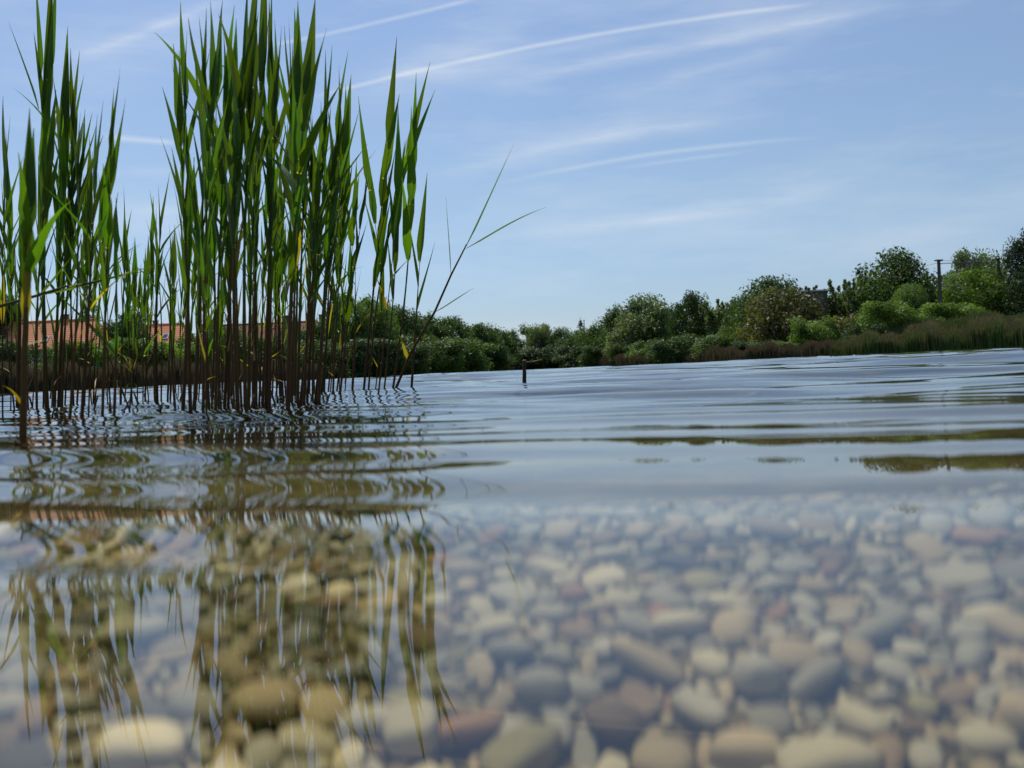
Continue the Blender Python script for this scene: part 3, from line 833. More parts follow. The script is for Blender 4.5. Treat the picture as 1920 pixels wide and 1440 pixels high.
# broken stubs of last year's stems at the foot of the reeds
for k, (px, hh, wv, lean, wh) in enumerate([(62, 22, 4, -6, 'between the two nearest stout reeds'), (98, 14, 4, 5, 'among the far left reeds'), (176, 26, 4, 8, 'in front of the house'), (208, 12, 5, -3, 'beside the tall reed before the house'),
        (233, 20, 3, 10, 'right of the house clump'), (262, 30, 4, -10, 'in the left of the sparse gap'), (300, 16, 5, 4, 'in the middle of the sparse gap'), (336, 24, 4, 9, 'at the left foot of the dense clump'), (402, 38, 4, 12, 'leaning at the foot of the dense clump'),
        (437, 14, 6, -3, 'in the dense clump, left part'), (472, 22, 5, 5, 'in the dense clump, middle part'), (515, 30, 4, -8, 'in the dense clump, right of the middle'), (566, 12, 5, 3, 'in the right part of the dense clump'), (612, 20, 3, 7, 'at the right end of the dense clump'), (648, 12, 3, -2, 'just right of the dense clump')]):
    B = on_water(px, hor(px) + lr.uniform(26, 48)); t = at(px + lean, 0, B.y); dy = hh * B.y / F; dx = lean * B.y / F; rr = wv * .5 * B.y / F
    mb = MB(); mb.tube([Vector((-dx, 0, bed_z(B.x, B.y))), Vector((0, 0, 0)), Vector((dx * .5, 0, dy * .5)), Vector((dx, .001, dy))], [rr, rr, rr * .95, rr * .8], 7)
    root = empty('reed_stub', B); st = mb.build('stem', M_stem, root, smooth=True)
    mb = MB(); mb.tube([Vector((dx, .001, dy - .001)), Vector((dx * 1.1, .001, dy + .003))], [rr * .85, rr * .3], 7); mb.build('split_end', M_dry, root)
    tag(root, 'short broken reed stub ' + wh, 'reed stub', 'broken reed stubs at the waterline')
for k, (p0, p1, W, wh) in enumerate([((60, 790), (80, 788), .004, 'near the stoutest left reed'), ((245, 800), (262, 797), .004, 'in front of the sparse gap'), ((352, 786), (372, 789), .005, 'at the left foot of the dense clump'),
        ((430, 782), (441, 778), .004, 'below the dense clump, left of the pale fluff'), ((560, 776), (585, 774), .004, 'below the right part of the dense clump'), ((655, 760), (668, 757), .003, 'near the loose reeds'), ((755, 765), (772, 763), .003, 'beside the leaning reed'), ((300, 775), (311, 771), .004, 'in the sparse gap')]):
    floating_blade(p0, p1, W, 'dry straw scrap floating ' + wh)


# ------------------------------------------------------------------ far shore
def shore_r(a):           # a in degrees from +Y, positive right
    t = [(-180, 30), (-60, 60), (-33, 92), (-22, 100), (-12, 120), (-8, 160), (-3, 235), (3, 215), (8, 165), (14, 125), (20, 108), (30, 98), (60, 60), (180, 30)]
    for (a0, r0), (a1, r1) in zip(t, t[1:]):
        if a0 <= a <= a1:
            u = (a - a0) / (a1 - a0); u = u * u * (3 - 2 * u); return r0 + (r1 - r0) * u
def ground_h(a, d):       # height above water at d metres behind the shore
    base = .25 * min(1, d / 1.0) + min(d, 30) * .025
    k = max(0, min(1, (a - 13) / 9))                 # railway embankment on the right
    bank = 2.7 * k * max(0, min(1, (d - 5) / 11)) ** 1.1
    return base + bank + .25 * math.sin(a * 1.7 + d * .2) * min(1, d / 6)
def az_of(px): 
    d = ray(px, hor(px)); return math.degrees(math.atan2(d.x, d.y))
def ground_z(x, y):
    a = math.degrees(math.atan2(x, y)); d = math.hypot(x, y) - shore_r(a)
    return ground_h(a, max(0, d))
M_ground = noise_mat('ground_grass', (.045, .065, .018), (.085, .09, .035), .25, .95, bump=.4, bscale=4)
v = []; f = []; rings = [-12, -3, 0, .6, 1.5, 3, 5, 7, 9, 11, 13, 15, 20, 30, 50, 90, 200, 500, 1200]; na = 240
for k, d in enumerate(rings):
    for j in range(na):
        a = -180 + 360 * j / na; rr = shore_r(a) + d
        z = -3.6 if d == -12 else -.6 if d == -3 else -.04 if d == 0 else ground_h(a, d)
        v.append((rr * math.sin(R_(a)), rr * math.cos(R_(a)), z))
for k in range(len(rings) - 1):
    for j in range(na):
        a, b = k * na + j, k * na + (j + 1) % na; f.append([a, a + na, b + na, b])
me = bpy.data.meshes.new('ground'); me.from_pydata(v, [], f); me.polygons.foreach_set('use_smooth', [True] * len(f)); me.update()
link('ground', me, M_ground)['kind'] = 'structure'

# crown variants ------------------------------------------------------------
def crown_mesh(kind, seed):
    rs = np.random.RandomState(seed)
    C, Rb = [], []
    if kind == 'broad':
        for _ in range(46):
            d = rs.normal(size=3); d /= np.linalg.norm(d); r = rs.uniform(.35, .8)
            c = d * r * np.array([1, 1, 1.0]); c[2] = c[2] * .95 + .05; C.append(c); Rb.append(rs.uniform(.16, .34) * (1.1 - .3 * (c[2] > .5)))
    elif kind == 'round':
        for _ in range(30):
            d = rs.normal(size=3); d /= np.linalg.norm(d); r = rs.uniform(.4, .68); C.append(d * r); Rb.append(rs.uniform(.28, .42))
    elif kind == 'poplar':
        for _ in range(44):
            z = rs.uniform(-1, .95); w_ = .42 * (1 - abs(z) ** 2.2) + .1; a = rs.uniform(0, 6.28)
            C.append(np.array([math.cos(a) * w_ * rs.uniform(.3, 1), math.sin(a) * w_ * rs.uniform(.3, 1), z])); Rb.append(rs.uniform(.09, .16))
    elif kind == 'twiggy':
        for _ in range(24):
            a = rs.uniform(0, 6.28); sl = rs.uniform(.05, .6); hh = rs.uniform(.5, 1.0)
            for s in range(7):
                t = (s + 1) / 7; C.append(np.array([math.cos(a) * sl * t, math.sin(a) * sl * t, -1 + (1 + hh) * t]) + rs.normal(size=3) * .04); Rb.append(.15 * (1.2 - 1.0 * t))
    elif kind == 'conifer':
        for _ in range(70):
            z = rs.uniform(-1, 1); w_ = .5 * (1 - z) / 2 + .02; a = rs.uniform(0, 6.28); r = w_ * rs.uniform(.3, 1.05)
            C.append(np.array([math.cos(a) * r, math.sin(a) * r, z - r * .2])); Rb.append(.045 + .10 * (1 - z) / 2)
    elif kind == 'bush':
        for _ in range(26):
            a = rs.uniform(0, 6.28); r = math.sqrt(rs.uniform(0, 1)) * .78; z = rs.uniform(-.9, .55) * (1 - .4 * r); C.append(np.array([math.cos(a) * r, math.sin(a) * r, z])); Rb.append(rs.uniform(.22, .38))
    C = np.array(C); Rb = np.array(Rb)
    per = {'broad': 430, 'round': 560, 'poplar': 420, 'twiggy': 60, 'conifer': 110, 'bush': 480}[kind]
    V, Fc, tone = [], [], []
    for c, r in zip(C, Rb):
        n = int(per * (r / .28) ** 1.6 + 20) if kind != 'twiggy' else per
        d = rs.normal(size=(n, 3)); d /= np.linalg.norm(d, axis=1)[:, None]
        rad = r * np.clip(np.abs(rs.normal(.74, .24, n)), 0, 1.12) * (1.15 if kind != 'bush' else 1.0)
        p = c + d * rad[:, None] * np.array([1, 1, {'poplar': 1.9, 'twiggy': 2.4}.get(kind, .85)])
        s = rs.uniform(.018, .044, n) * (1 if kind != 'conifer' else .8)
        nn = d * .8 + rs.normal(size=(n, 3)) * .75 + np.array([0, 0, .35]); nn /= np.linalg.norm(nn, axis=1)[:, None]
        t1 = np.cross(nn, rs.normal(size=(n, 3))); t1 /= np.linalg.norm(t1, axis=1)[:, None]; t2 = np.cross(nn, t1)
        q = np.stack([p - t1 * s[:, None], p - t2 * (s * .55)[:, None] , p + t1 * s[:, None] * 1.1 + nn * (s * .2)[:, None], p + t2 * (s * .6)[:, None]], 1)
        b = len(V) * 0
        V.append(q.reshape(-1, 3)); tb = rs.uniform(.2, .8)
        tone.append(np.clip(tb + rs.normal(size=n) * .18, 0, 1).repeat(4))
    V = np.vstack(V)
    lo, hi = np.percentile(V, 0.7, axis=0), np.percentile(V, 99.3, axis=0)
    mid, half = (lo + hi) / 2, (hi - lo) / 2
    V = (V - mid) / half; C = (C - mid) / half
    tone = np.concatenate(tone); Fc = np.arange(len(V)).reshape(-1, 4)
    me = mesh_np('crown', V, Fc, smooth=False)
    at_ = me.attributes.new('tone', 'FLOAT', 'POINT'); at_.data.foreach_set('value', tone.astype(np.float32))
    me.materials.append(M_tree); return me, C
CR = {}
for kd, ns in (('broad', 4), ('round', 2), ('poplar', 2), ('twiggy', 2), ('conifer', 1), ('bush', 3)):
    CR[kd] = [crown_mesh(kd, 31 * i + len(kd)) for i in range(ns)]
TRUNK = {}
def trunk_mesh(kd, i):
    if (kd, i) in TRUNK: return TRUNK[(kd, i)]
    C = CR[kd][i][1]; mb = MB(); rs = random.Random(i)
    top = .8 if kd in ('conifer', 'poplar') else .25
    mb.tube([(0, 0, -2.2), (.02, 0, -1), (-.01, .02, -.3), (0, 0, top)], [.085, .06, .045, .012], 7)
    if kd != 'bush':
        for c in C[::max(1, len(C) // 16)]:
            z0 = rs.uniform(-.9, min(top - .05, c[2]) if c[2] > -.85 else -.85)
            mb.tube([(0, 0, z0), (c[0] * .5, c[1] * .5, (z0 + c[2]) / 2 + .05), tuple(c)], [.026, .015, .005], 5)
    me = bpy.data.meshes.new('trunk'); me.from_pydata(mb.v, [], mb.f); me.update(); me.materials.append(M_bark); TRUNK[(kd, i)] = me; return me
tr_ = random.Random(3)
def tree(kd, px, top, wpx, bot, dist, col, lab, group=None, name=None):
    """crown spans from pixel row top to bot, wpx wide, dist metres away (forward)"""
    T = at(px, top, dist); Bq = at(px, bot, dist); W = wpx * dist / F / 2 * (1.28 if kd in ('broad', 'round', 'poplar') else 1.12)
    g = ground_z(T.x, T.y)
    hz_ = (T.z - Bq.z) / 2; cz = Bq.z + hz_
    root = empty(name or ('bush' if kd == 'bush' else 'tree'), (T.x, T.y, g))
    i = tr_.randrange(len(CR[kd]))
    kx = 1.0; kz = 1.0
    rz = tr_.uniform(0, 6.28)
    o = bpy.data.objects.new('crown', CR[kd][i][0]); COL.objects.link(o); o.parent = root
    o.location = (0, 0, cz - g); o.scale = (W * kx, W * kx * tr_.uniform(.85, 1.1), hz_ * kz); o.rotation_euler = (0, 0, rz)
    j = tr_.uniform(.88, 1.14); o.color = (col[0] * j, col[1] * j, col[2] * j, 1)
    t = bpy.data.objects.new('trunk', trunk_mesh(kd, i)); COL.objects.link(t); t.parent = root
    t.location = o.location; t.rotation_euler = o.rotation_euler
    t.scale = (W * .8 if kd != 'conifer' else W, W * .8 if kd != 'conifer' else W, max(hz_, (cz - g) / 2.1)) if kd != 'twiggy' else (W * kx, W * kx, max(hz_, (cz - g) / 2.1))
    tag(root, lab, 'bush' if kd == 'bush' else 'tree', group or ('bushes along the far bank' if kd == 'bush' else 'trees along the far bank'))
G1 = (.060, .102, .034); G2 = (.085, .140, .038); G3 = (.118, .185, .040); GB = (.112, .115, .046); GD = (.040, .070, .026); GP = (.115, .155, .070)
# (kind, px, top, width, bottom, distance, colour, label)
TREES = [
 ('conifer',172,553,44,640,150,(.012,.022,.012),'dark bare-topped fir rising above the red roof on the left'),
 ('round',-8,560,70,690,128,GD,'dark tree cut by the left edge beside the red roof'),
 ('broad',243,588,72,690,128,GD,'dark bushy tree between the two red roofs'),
 ('broad',640,556,84,700,150,G2,'tall light green tree just behind the right end of the reeds'),
 ('broad',692,566,90,700,158,G2,'rounded green tree seen through the loose reeds'),
 ('broad',742,578,90,700,165,G1,'green tree on the descending hill line behind the leaning reed'),
 ('poplar',772,588,50,690,172,G1,'narrow tree right behind the rightmost upright reed'),
 ('poplar',800,590,54,690,176,G2,'narrow pointed tree just right of the leaning reed stem'),
 ('broad',832,598,70,690,180,G1,'mid green tree left of centre beyond the water, fourth down the slope'),
 ('poplar',862,604,48,690,184,G1,'slim tree half way down the treeline slope'),
 ('broad',893,612,70,690,190,G1,'dark green tree low on the treeline slope'),
 ('broad',926,620,56,690,200,G1,'lowest tree at the foot of the slope, before the small notch of sky'),
 ('poplar',958,620,40,690,235,GP,'pale slim tree just right of the notch in the treeline'),
 ('poplar',987,611,36,690,235,G1,'dark pointed tree directly above the wooden stake'),
 ('broad',1018,611,54,690,232,GP,'pale airy tree right above and right of the wooden stake'),
 ('broad',1052,618,56,690,228,G1,'dark round tree left of the small fir'),
 ('broad',1150,592,60,690,212,G1,'dark filled-in tree low behind the slender dark tree right of centre'),
 ('broad',1258,586,80,690,188,G2,'bushy tree filling the gap right of the large pale airy tree'),
 ('broad',1345,582,84,690,170,G1,'bushy tree filling the gap before the brownish tree'),
 ('broad',1395,562,70,690,158,G1,'dark tree close to the left side of the brownish tree'),
 ('broad',1585,556,110,680,144,G2,'broad green tree under the twiggy shoots right of the hut'),
 ('broad',1640,530,70,670,146,G1,'dark tree against the left side of the big round tree'),
 ('conifer',1087,601,26,640,240,(.012,.022,.014),'tiny dark fir tip poking above the distant treeline'),
 ('broad',1088,622,56,690,222,G1,'green tree in front of the tiny fir tip'),
 ('broad',1122,614,60,690,214,G2,'green tree left of the slender forked tree'),
 ('poplar',1155,576,40,690,205,G1,'slender dark tree standing taller than its left neighbours'),
 ('broad',1205,560,96,690,190,GP,'large pale airy tree right of centre with a bare pole behind it'),
 ('twiggy',1250,574,60,690,185,GP,'thin twiggy pale tree right of the large airy one'),
 ('broad',1302,555,76,690,172,GD,'tall dark rounded tree at the middle of the right shore'),
 ('twiggy',1350,566,66,685,166,GP,'loose twiggy tree with many upright shoots'),
 ('broad',1383,570,56,685,160,G2,'small green tree left of the brownish crown'),
 ('broad',1448,526,104,665,150,G1,'tall tree with pale upper crown behind the brownish tree'),
 ('broad',1462,548,120,690,138,GB,'large brownish green tree in front of the tall one'),
 ('twiggy',1500,540,50,640,150,GB,'reddish twiggy treetop beside the flat roofed hut'),
 ('twiggy',1572,530,70,680,140,GP,'thin leafless-looking shoots right of the flat roofed hut'),
 ('twiggy',1604,512,60,680,136,GP,'tallest upright twiggy shoots left of the big round tree'),
 ('broad',1682,477,132,640,135,G1,'big round crowned tree, the largest on the right bank'),
 ('broad',1732,524,44,640,138,G1,'smaller tree leaning against the right side of the big round tree'),
 ('round',1710,538,66,640,126,G2,'bright leafy small tree in front of the big round tree'),
 ('broad',1790,512,44,600,140,G1,'dark tree partly hidden behind the left railway mast'),
 ('broad',1822,478,88,620,140,GP,'pale feathery tree behind the light green one, right of the mast'),
 ('broad',1815,510,110,655,128,G3,'large light green tree right of the left railway mast'),
 ('broad',1868,535,80,650,132,G1,'green tree below the right railway mast'),
 ('broad',1530,574,100,660,142,GB,'olive tree whose top hides most of the flat roofed hut'),
 ('poplar',1908,446,64,650,124,(.03,.05,.03),'tall dark bluish tree cut by the right edge'),
 ('broad',1935,500,80,650,122,GD,'dark tree beyond the right edge behind the tall bluish one'),
]
for t in TREES: tree(*t)
BUSHES = [
 ('bush',1528,598,84,690,122,G3,'bright green shrub below the flat roofed hut'),
 ('bush',1560,640,80,690,120,G2,'low green shrub right of the bright one'),
 ('bush',1490,640,90,690,124,G2,'spreading green shrub left of the bright green one'),
 ('bush',1598,590,120,680,124,GB,'olive brown shrub mass below the twiggy shoots'),
 ('bush',1662,568,98,650,116,G3,'bright rounded shrub below the big round tree'),
 ('bush',1705,600,80,660,116,G2,'low green shrub right of the bright rounded one'),
 ('bush',1622,610,90,680,114,GD,'dark shrub at the water side below the twiggy shoots'),
 ('bush',1780,570,110,630,116,G3,'bright shrub at the foot of the left railway mast'),
 ('bush',1755,590,60,640,114,G2,'small shrub on the slope left of the mast shrub'),
 ('bush',1880,590,100,650,116,GD,'dark shrub under the trees at the far right'),
 ('bush',1420,640,90,690,132,GD,'dark low shrub under the brownish tree'),
 ('bush',1340,630,90,690,148,G2,'green shrub under the loose twiggy tree'),
 ('bush',1375,615,60,690,146,G3,'yellow green shrub below the small green tree'),
 ('bush',1270,630,90,690,158,G1,'shrub below the thin twiggy tree right of centre'),
 ('bush',1215,640,80,690,172,G2,'green shrub below the large pale airy tree'),
 ('bush',1170,645,60,690,186,G1,'low shrub near the little white gap at centre right'),
 ('bush',1125,650,70,695,200,G1,'low dark shrub along the shore left of the white gap'),
 ('bush',1075,650,80,698,210,GD,'dark shrub along the distant shore right of the stake'),
 ('bush',1020,652,80,700,215,GD,'dark shrub on the far shore directly behind the stake twig'),
 ('bush',965,650,80,702,215,G1,'dark green shrub on the far shore left of the stake'),
 ('bush',910,650,90,704,190,G1,'shrub on the shore below the lowest slope tree'),
 ('bush',860,640,100,706,170,G2,'rounded paler shrub on the shore, fourth right of the reeds'),
 ('bush',810,630,110,708,155,G2,'large rounded shrub on the shore behind the leaning reed'),
 ('bush',745,640,110,710,145,G1,'dark shrub on the shore behind the loose reeds'),
 ('bush',690,640,110,712,140,GD,'very dark shrub behind the loose reeds, nearer the clump'),
 ('bush',635,640,110,716,135,GD,'dark shrub behind the right side of the dense reeds'),
 ('bush',575,640,100,716,130,G1,'green shrub behind the dense reeds, right part'),
 ('bush',510,635,110,718,126,G1,'green shrub behind the middle of the dense reeds'),
 ('bush',440,620,110,720,122,G2,'green shrub behind the left part of the dense reeds'),
 ('bush',372,628,90,722,118,G2,'shrub hiding the foot of the second house'),
 ('bush',310,644,90,725,114,G3,'light green shrub below the second red roof'),
 ('bush',250,638,90,728,112,G2,'light shrub below the dark tree between the roofs'),
 ('bush',190,640,90,730,110,G3,'light green shrub right of the grey house wall'),
 ('bush',130,643,80,732,110,G2,'shrub covering the right of the grey wall'),
 ('bush',85,684,60,735,108,G2,'low shrub in front of the grey wall below its window'),
 ('bush',20,643,90,738,108,GD,'dark shrub at the left edge below the red roof'),
 ('bush',-40,638,90,740,108,GD,'dark shrub beyond the left edge'),
 ('bush',560,610,90,690,140,GD,'dark tree-like shrub hiding the right end of the far roof'),
]
for t in BUSHES: tree(*t)

# reed belt and grass along the shore (nobody could count it)
def belt(name, px0, px1, d0, d1, h0, h1, n, c_low, c_top, lab, seed, top_frac=.5):
    rs = np.random.RandomState(seed); V = []; 
    a0, a1 = az_of(px0), az_of(px1)
    A = rs.uniform(a0, a1, n); D = rs.uniform(d0, d1, n)
    Hh = rs.uniform(.7, 1.0, n) * (h0 + (h1 - h0) * (A - a0) / (a1 - a0)) * (1 + .16 * np.sin(A * 2.3) + .12 * np.sin(A * 6.1 + 1))
    S = np.array([shore_r(q) for q in A]) + D
    x = S * np.sin(np.radians(A)); y = S * np.cos(np.radians(A)); z = np.array([ground_h(a, max(d, 0)) for a, d in zip(A, D)]) - .15
    lean = rs.normal(size=(n, 2)) * .10 * Hh[:, None]; wd = rs.uniform(.03, .085, n)
    th = rs.uniform(0, 3.14, n); cx, cy = np.cos(th) * wd, np.sin(th) * wd
    b0 = np.stack([x - cx, y - cy, z], 1); b1 = np.stack([x + cx, y + cy, z], 1)
    m1 = np.stack([x + cx + lean[:, 0] * .5, y + cy + lean[:, 1] * .5, z + Hh * .62], 1); m0 = np.stack([x - cx + lean[:, 0] * .5, y - cy + lean[:, 1] * .5, z + Hh * .62], 1)
    t0 = np.stack([x + lean[:, 0] - cx * .3, y + lean[:, 1] - cy * .3, z + Hh], 1); t1 = np.stack([x + lean[:, 0] + cx * .3, y + lean[:, 1] + cy * .3, z + Hh], 1)
    V = np.stack([b0, b1, m1, m0, t1, t0], 1).reshape(-1, 3)
    i = np.arange(n) * 6
    Fc = np.concatenate([np.stack([i, i + 1, i + 2, i + 3], 1), np.stack([i + 3, i + 2, i + 4, i + 5], 1)])
    me = mesh_np(name, V, Fc, smooth=False)
    br = rs.uniform(0, 1, n) + .25 * np.sin(A * 3.1)
    tn = np.stack([br * .3, br * .3, br, br, br + .5, br + .5], 1).ravel()
    at_ = me.attributes.new('tone', 'FLOAT', 'POINT'); at_.data.foreach_set('value', tn.astype(np.float32))
    m, nt, b = new_mat(name)
    an = N(nt, 'ShaderNodeAttribute'); an.attribute_name = 'tone'
    cr = N(nt, 'ShaderNodeValToRGB'); e = cr.color_ramp.elements
    e[0].position = .15; e[0].color = (*c_low, 1); e[1].position = .15 + top_frac; e[1].color = (*c_top, 1)
    nt.links.new(an.outputs['Fac'], cr.inputs[0]); nt.links.new(cr.outputs[0], b.inputs['Base Color']); b.inputs['Roughness'].default_value = .8
    tr = N(nt, 'ShaderNodeBsdfTranslucent'); nt.links.new(cr.outputs[0], tr.inputs[0])
    ms = N(nt, 'ShaderNodeMixShader'); ms.inputs[0].default_value = .3
    nt.links.new(b.outputs[0], ms.inputs[1]); nt.links.new(tr.outputs[0], ms.inputs[2]); nt.links.new(ms.outputs[0], nt.nodes['Material Output'].inputs['Surface'])
    o = link(name, me, m); tag(o, lab, 'reeds', kind='stuff')
belt('reed_belt', 1560, 2000, -1.0, 4.5, 1.6, 2.6, 26000, (.08, .16, .025), (.14, .14, .045), 'green reed belt along the right shore', 1, .9)
belt('old_reed_belt', 1600, 2000, 3.5, 8, 1.8, 2.5, 17000, (.10, .12, .035), (.20, .165, .07), 'old brown reeds behind the green belt at the right', 2)
belt('shore_reeds', 1060, 1580, -.5, 4, 2.0, 1.7, 22000, (.06, .08, .025), (.14, .10, .05), 'brown and green reeds fringing the middle shore', 3)
belt('left_reeds', -60, 760, -.5, 4, 2.4, 2.0, 26000, (.06, .07, .025), (.15, .115, .055), 'brownish reeds fringing the left shore', 4)
belt('distant_reeds', 740, 1080, -.5, 4, 1.4, 1.6, 9000, (.04, .05, .02), (.08, .06, .03), 'low dark reeds fringing the most distant shore', 5)
belt('bank_grass', 1500, 2000, 7, 16, .8, 1.0, 14000, (.09, .13, .03), (.12, .15, .04), 'bright grass on the railway embankment', 6)

# houses ---------------------------------------------------------------------
M_tile = noise_mat('roof_tiles', (.68, .25, .115), (.58, .20, .09), .8, .8, detail=8)
M_tile2 = noise_mat('roof_tiles_dark', (.25, .06, .035), (.19, .045, .03), .8, .8, detail=8)
for mt in (M_tile, M_tile2):
    nt = mt.node_tree; b = nt.nodes['Principled BSDF']; tc = N(nt, 'ShaderNodeTexCoord')
    br = N(nt, 'ShaderNodeTexWave'); br.bands_direction = 'Z'; br.inputs['Scale'].default_value = 1.1; br.inputs['Distortion'].default_value = .4
    nt.links.new(tc.outputs['Object'], br.inputs[0]); bp = N(nt, 'ShaderNodeBump'); bp.inputs['Distance'].default_value = .04; bp.inputs['Strength'].default_value = .6
    nt.links.new(br.outputs['Fac'], bp.inputs['Height']); nt.links.new(bp.outputs[0], b.inputs['Normal'])
M_wall = noise_mat('render_wall', (.42, .42, .40), (.36, .36, .34), 1.5, .9)
M_glass = noise_mat('window_glass', (.03, .04, .06), (.05, .06, .09), 2, .15)
M_frame = noise_mat('window_frame', (.6, .6, .58), (.5, .5, .48), 4, .6)
M_brick = noise_mat('chimney_brick', (.16, .09, .07), (.11, .07, .055), 5, .9)
def house(px0, px1, eave_px, ridge_px, dist, depth, tile, lab, hip=(1.5, 1.5), chim=(), wins=(), sky_=(), yaw=0.0):
    A = at(px0, hor(px0), dist); B = at(px1, hor(px1), dist); c = (A + B) / 2; Lh = (B - A).length
    g = .4; ze = at((px0 + px1) / 2, eave_px, dist).z; zr = at((px0 + px1) / 2, ridge_px, dist + depth / 2).z
    root = empty('house', (c.x, c.y + depth / 2, g)); root.rotation_euler = (0, 0, R_(yaw))
    h = ze - g; mb = MB(); mb.box((0, 0, h / 2 - .3), (Lh - .8, depth - .8, h + .6)); mb.build('wall', M_wall, root)
    ov = .35; x0, x1, y0, y1 = -Lh / 2, Lh / 2, -depth / 2 - ov + .4, depth / 2 + ov - .4; rz = zr - g
    mb = MB(); R0, R1 = (x0 + hip[0], 0, rz), (x1 - hip[1], 0, rz); e = h - .05
    mb.poly([(x0, y0, e), (x1, y0, e), R1, R0]); mb.poly([(x1, y1, e), (x0, y1, e), R0, R1])
    mb.poly([(x1, y0, e), (x1, y1, e), R1]); mb.poly([(x0, y1, e), (x0, y0, e), R0]); mb.poly([(x0, y0, e), (x0, y1, e), (x1, y1, e), (x1, y0, e)])
    roof = mb.build('roof', tile, root)
    mb = MB(); mb.tube([(R0[0], 0, rz + .03), (R1[0], 0, rz + .03)], .13, 6); mb.build('ridge', tile, roof)
    mb = MB(); mb.box((0, y0 - .06, e - .04), (Lh, .12, .12)); mb.build('gutter', M_brick, roof)
    for (u, w_, hh) in chim:
        mb = MB(); mb.box((x0 + u * Lh, .4, rz + hh / 2 - .4), (w_, w_ * .8, hh + .8)); mb.box((x0 + u * Lh, .4, rz + hh + .06), (w_ + .16, w_ * .8 + .16, .12)); mb.build('chimney', M_brick, roof)
    for (u, z_) in wins:
        mb = MB(); X = x0 + u * Lh; y = -(depth - .8) / 2
        for dx in (-.48, 0, .48): mb.box((X + dx, y - .03, z_), (.09, .1, 1.45))
        for dz in (-.68, .68): mb.box((X, y - .032, z_ + dz), (1.05, .1, .09))
        wf = mb.build('window', M_frame, root); mb = MB(); mb.box((X, y - .01, z_), (.9, .06, 1.3)); mb.build('pane', M_glass, wf)
    sl = (rz - e) / (0 - y0)
    for (u, t) in sky_:
        X = x0 + u * Lh; yy = y0 + t * (0 - y0); zz = e + t * (rz - e)
        n = Vector((0, -sl, 1)).normalized(); d = Vector((0, 1, sl)).normalized(); p = Vector((X, yy, zz)) + n * .06
        mb = MB(); a = Vector((.42, 0, 0)); bb = d * .55
        lo = [p - a - bb - n * .1, p + a - bb - n * .1, p + a + bb - n * .1, p - a + bb - n * .1]; hi = [q + n * .16 for q in lo]
        k = len(mb.v); mb.v += [tuple(q) for q in lo + hi]
        for q in ((0, 3, 2, 1), (4, 5, 6, 7), (0, 1, 5, 4), (1, 2, 6, 5), (2, 3, 7, 6), (3, 0, 4, 7)): mb.f.append([k + i for i in q])
        sk = mb.build('skylight', M_frame, roof)
        mb = MB(); a *= .75; bb = bb * .8; pp = p + n * .065; mb.poly([pp - a - bb, pp + a - bb, pp + a + bb, pp - a + bb]); mb.build('pane', M_glass, sk)
    tag(root, lab, 'house', 'red roofed houses behind the left shore')
house(-80, 192, 655, 604, 124, 9, M_tile, 'long house with bright red hipped roof and grey wall at the left edge', hip=(3, 2.2), chim=((.65, .7, .7), (.78, .6, .4), (.3, .7, .7)), wins=((.355, 3.1), (.555, 3.1), (.72, 3.1), (.88, 3.1)), sky_=((.583, .34), (.2, .5)))
house(196, 350, 656, 610, 132, 9, M_tile, 'second red roofed house partly behind the dark tree', hip=(2, 1.4), chim=((.5, .6, .5),), wins=((.2, 3.1), (.6, 3.1)), sky_=((.7, .5),))
house(354, 620, 640, 607, 165, 9, M_tile2, 'distant house with long dark red roof behind the dense reeds', hip=(3, 2.5), chim=((.12, .9, .9), (.42, .8, .9), (.66, .9, 1.1), (.92, .9, 1.0)), wins=((.3, 3), (.7, 3)))
# flat roofed hut behind the right bank
d = 137; a = at(1506, 560, d); b = at(1552, 545, d)
root = empty('hut', ((a.x + b.x) / 2, d + 2, ground_z(a.x, d))); g = root.location.z
mb = MB(); mb.box((0, 0, (b.z - g) / 2), (b.x - a.x, 3.4, b.z - g)); mb.build('wall', noise_mat('hut_wall', (.11, .12, .10), (.09, .10, .08), 2, .8), root)
mb = MB(); mb.box((0, 0, b.z - g + .1), (b.x - a.x + .5, 3.8, .2)); mb.build('roof', M_frame, root)
mb = MB(); mb.box((.3, -1.72, (b.z - g) - 1.2), (.9, .06, 1.0)); mb.build('window', M_glass, root)
tag(root, 'grey flat roofed hut showing above the shrubs on the right bank', 'hut')
# white wall seen in a gap of the trees
d = 205; a = at(1160, 668, d); b = at(1170, 650, d); c = (a + b) / 2
root = empty('shed', (c.x, d, ground_z(c.x, d))); g = root.location.z
mb = MB(); mb.box((0, 0, (b.z - g) / 2), (1.3, 2, b.z - g)); mb.build('wall', noise_mat('white_paint', (.8, .8, .78), (.7, .7, .68), 2, .7), root)
mb = MB(); mb.box((0, 0, b.z - g + .08), (1.6, 2.3, .16)); mb.build('roof', M_brick, root)
tag(root, 'little white shed glimpsed between shrubs near the middle shore', 'shed')

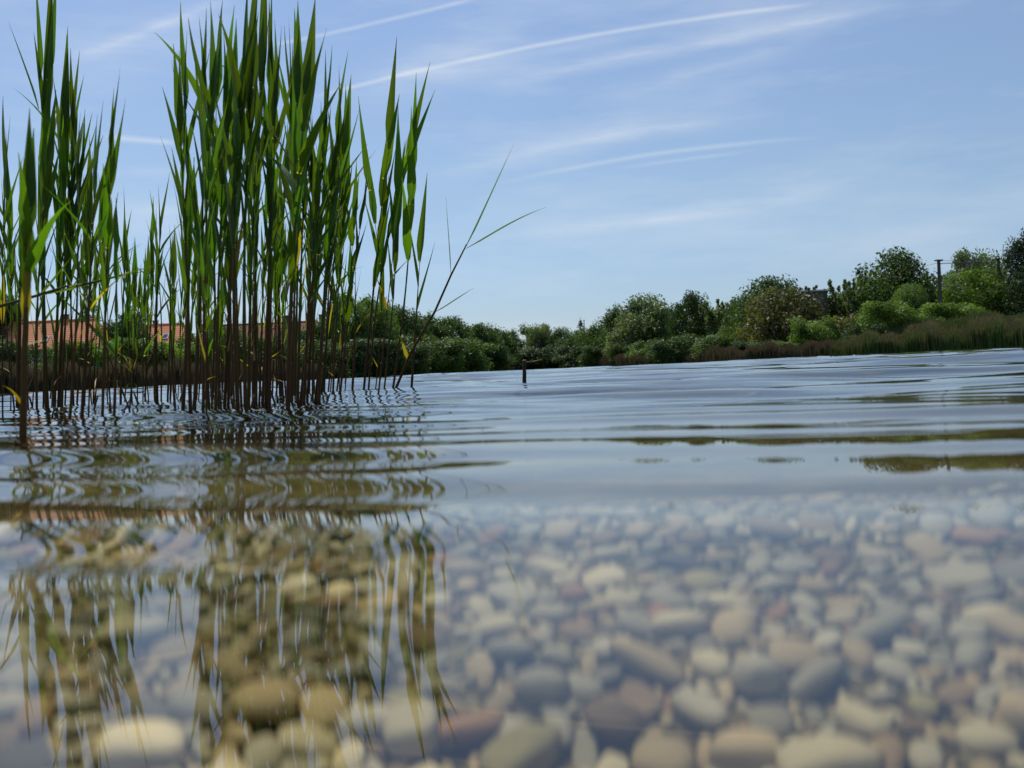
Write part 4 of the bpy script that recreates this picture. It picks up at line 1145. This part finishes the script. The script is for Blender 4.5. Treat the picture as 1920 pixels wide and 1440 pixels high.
# railway masts, poles and wires -----------------------------------------------
M_conc = noise_mat('concrete_mast', (.10, .085, .08), (.07, .06, .058), 3, .85)
M_steel = noise_mat('steel', (.12, .12, .13), (.09, .09, .10), 5, .5)
masts = []
def mast(px, top, bot, d, wpx, armdir, lab):
    T = at(px, top, d); g = ground_z(T.x, T.y); root = empty('railway_mast', (T.x, T.y, g)); h = T.z - g; w_ = wpx * d / F
    mb = MB(); mb.tube([(0, 0, -1), (0, 0, h)], [w_ * .62, w_ * .45], 6); mb.build('mast', M_conc, root)
    mb = MB(); mb.box((0, 0, h + .06), (w_ * 1.9, w_ * 1.2, .14)); mb.build('cap', M_conc, root)
    L = 5.0 * armdir
    for z0, z1, x1 in ((h - .35, h - .3, L), (h - 3.0, h - .45, L * .85), (h - 3.1, h - 3.0, L * .7)):
        mb = MB(); mb.tube([(0, 0, z0), (x1, .3, z1)], [.05, .04], 5); mb.build('arm', M_steel, root)
    for x1, z1 in ((L * .85, h - .5), (L * .7, h - 2.95)):
        mb = MB(); mb.tube([(x1, .3, z1), (x1, .3, z1 - .25)], [.09, .09], 6); mb.build('insulator', M_brick, root)
    tag(root, lab, 'mast', 'railway masts on the embankment'); masts.append(Vector((T.x, T.y, T.z)))
mast(1760, 489, 570, 119, 7, 1, 'taller railway mast standing between the big round tree and the light green tree')
mast(1872, 486, 520, 127, 6, -1, 'railway mast near the right edge, mostly hidden by trees')
def wire(p, q, sag, lab):
    p, q = Vector(p), Vector(q); pts = [p.lerp(q, i / 12) - Vector((0, 0, sag * 4 * (i / 12) * (1 - i / 12))) for i in range(13)]
    c = pts[0].copy(); mb = MB(); mb.tube([x - c for x in pts], .022, 4); o = mb.build('overhead_wire', M_steel); o.location = c; tag(o, lab, 'wire', 'overhead wires of the railway')
wire(masts[0] + Vector((0, .3, 0)), at(2000, 455, 120), .5, 'upper overhead wire running from the mast to the right edge')
wire(masts[0] + Vector((3, .3, -.4)), at(2000, 470, 122), .7, 'middle overhead wire crossing behind the pale feathery tree')
wire(masts[1] + Vector((0, .3, .0)), at(2000, 480, 128), .3, 'lower overhead wire leaving the right mast')
wire(masts[0] + Vector((0, .3, -.2)), at(1400, 560, 260), 1.2, 'overhead wire running left behind the big round tree')
def pole(px, top, d, w_, lab):
    T = at(px, top, d); g = ground_z(T.x, T.y); mb = MB(); mb.tube([(0, 0, -.5), (0, 0, T.z - g)], [w_, w_ * .8], 6); mb.tube([(0, 0, T.z - g), (0, 0, T.z - g + .3)], [w_ * 1.3, w_ * 1.3], 6)
    o = mb.build('pole', M_steel); o.location = (T.x, T.y, g); tag(o, lab, 'pole')
pole(1180, 577, 215, .14, 'dark pole rising behind the large pale airy tree')
pole(1095, 602, 250, .12, 'thin dark pole beside the tiny fir tip')
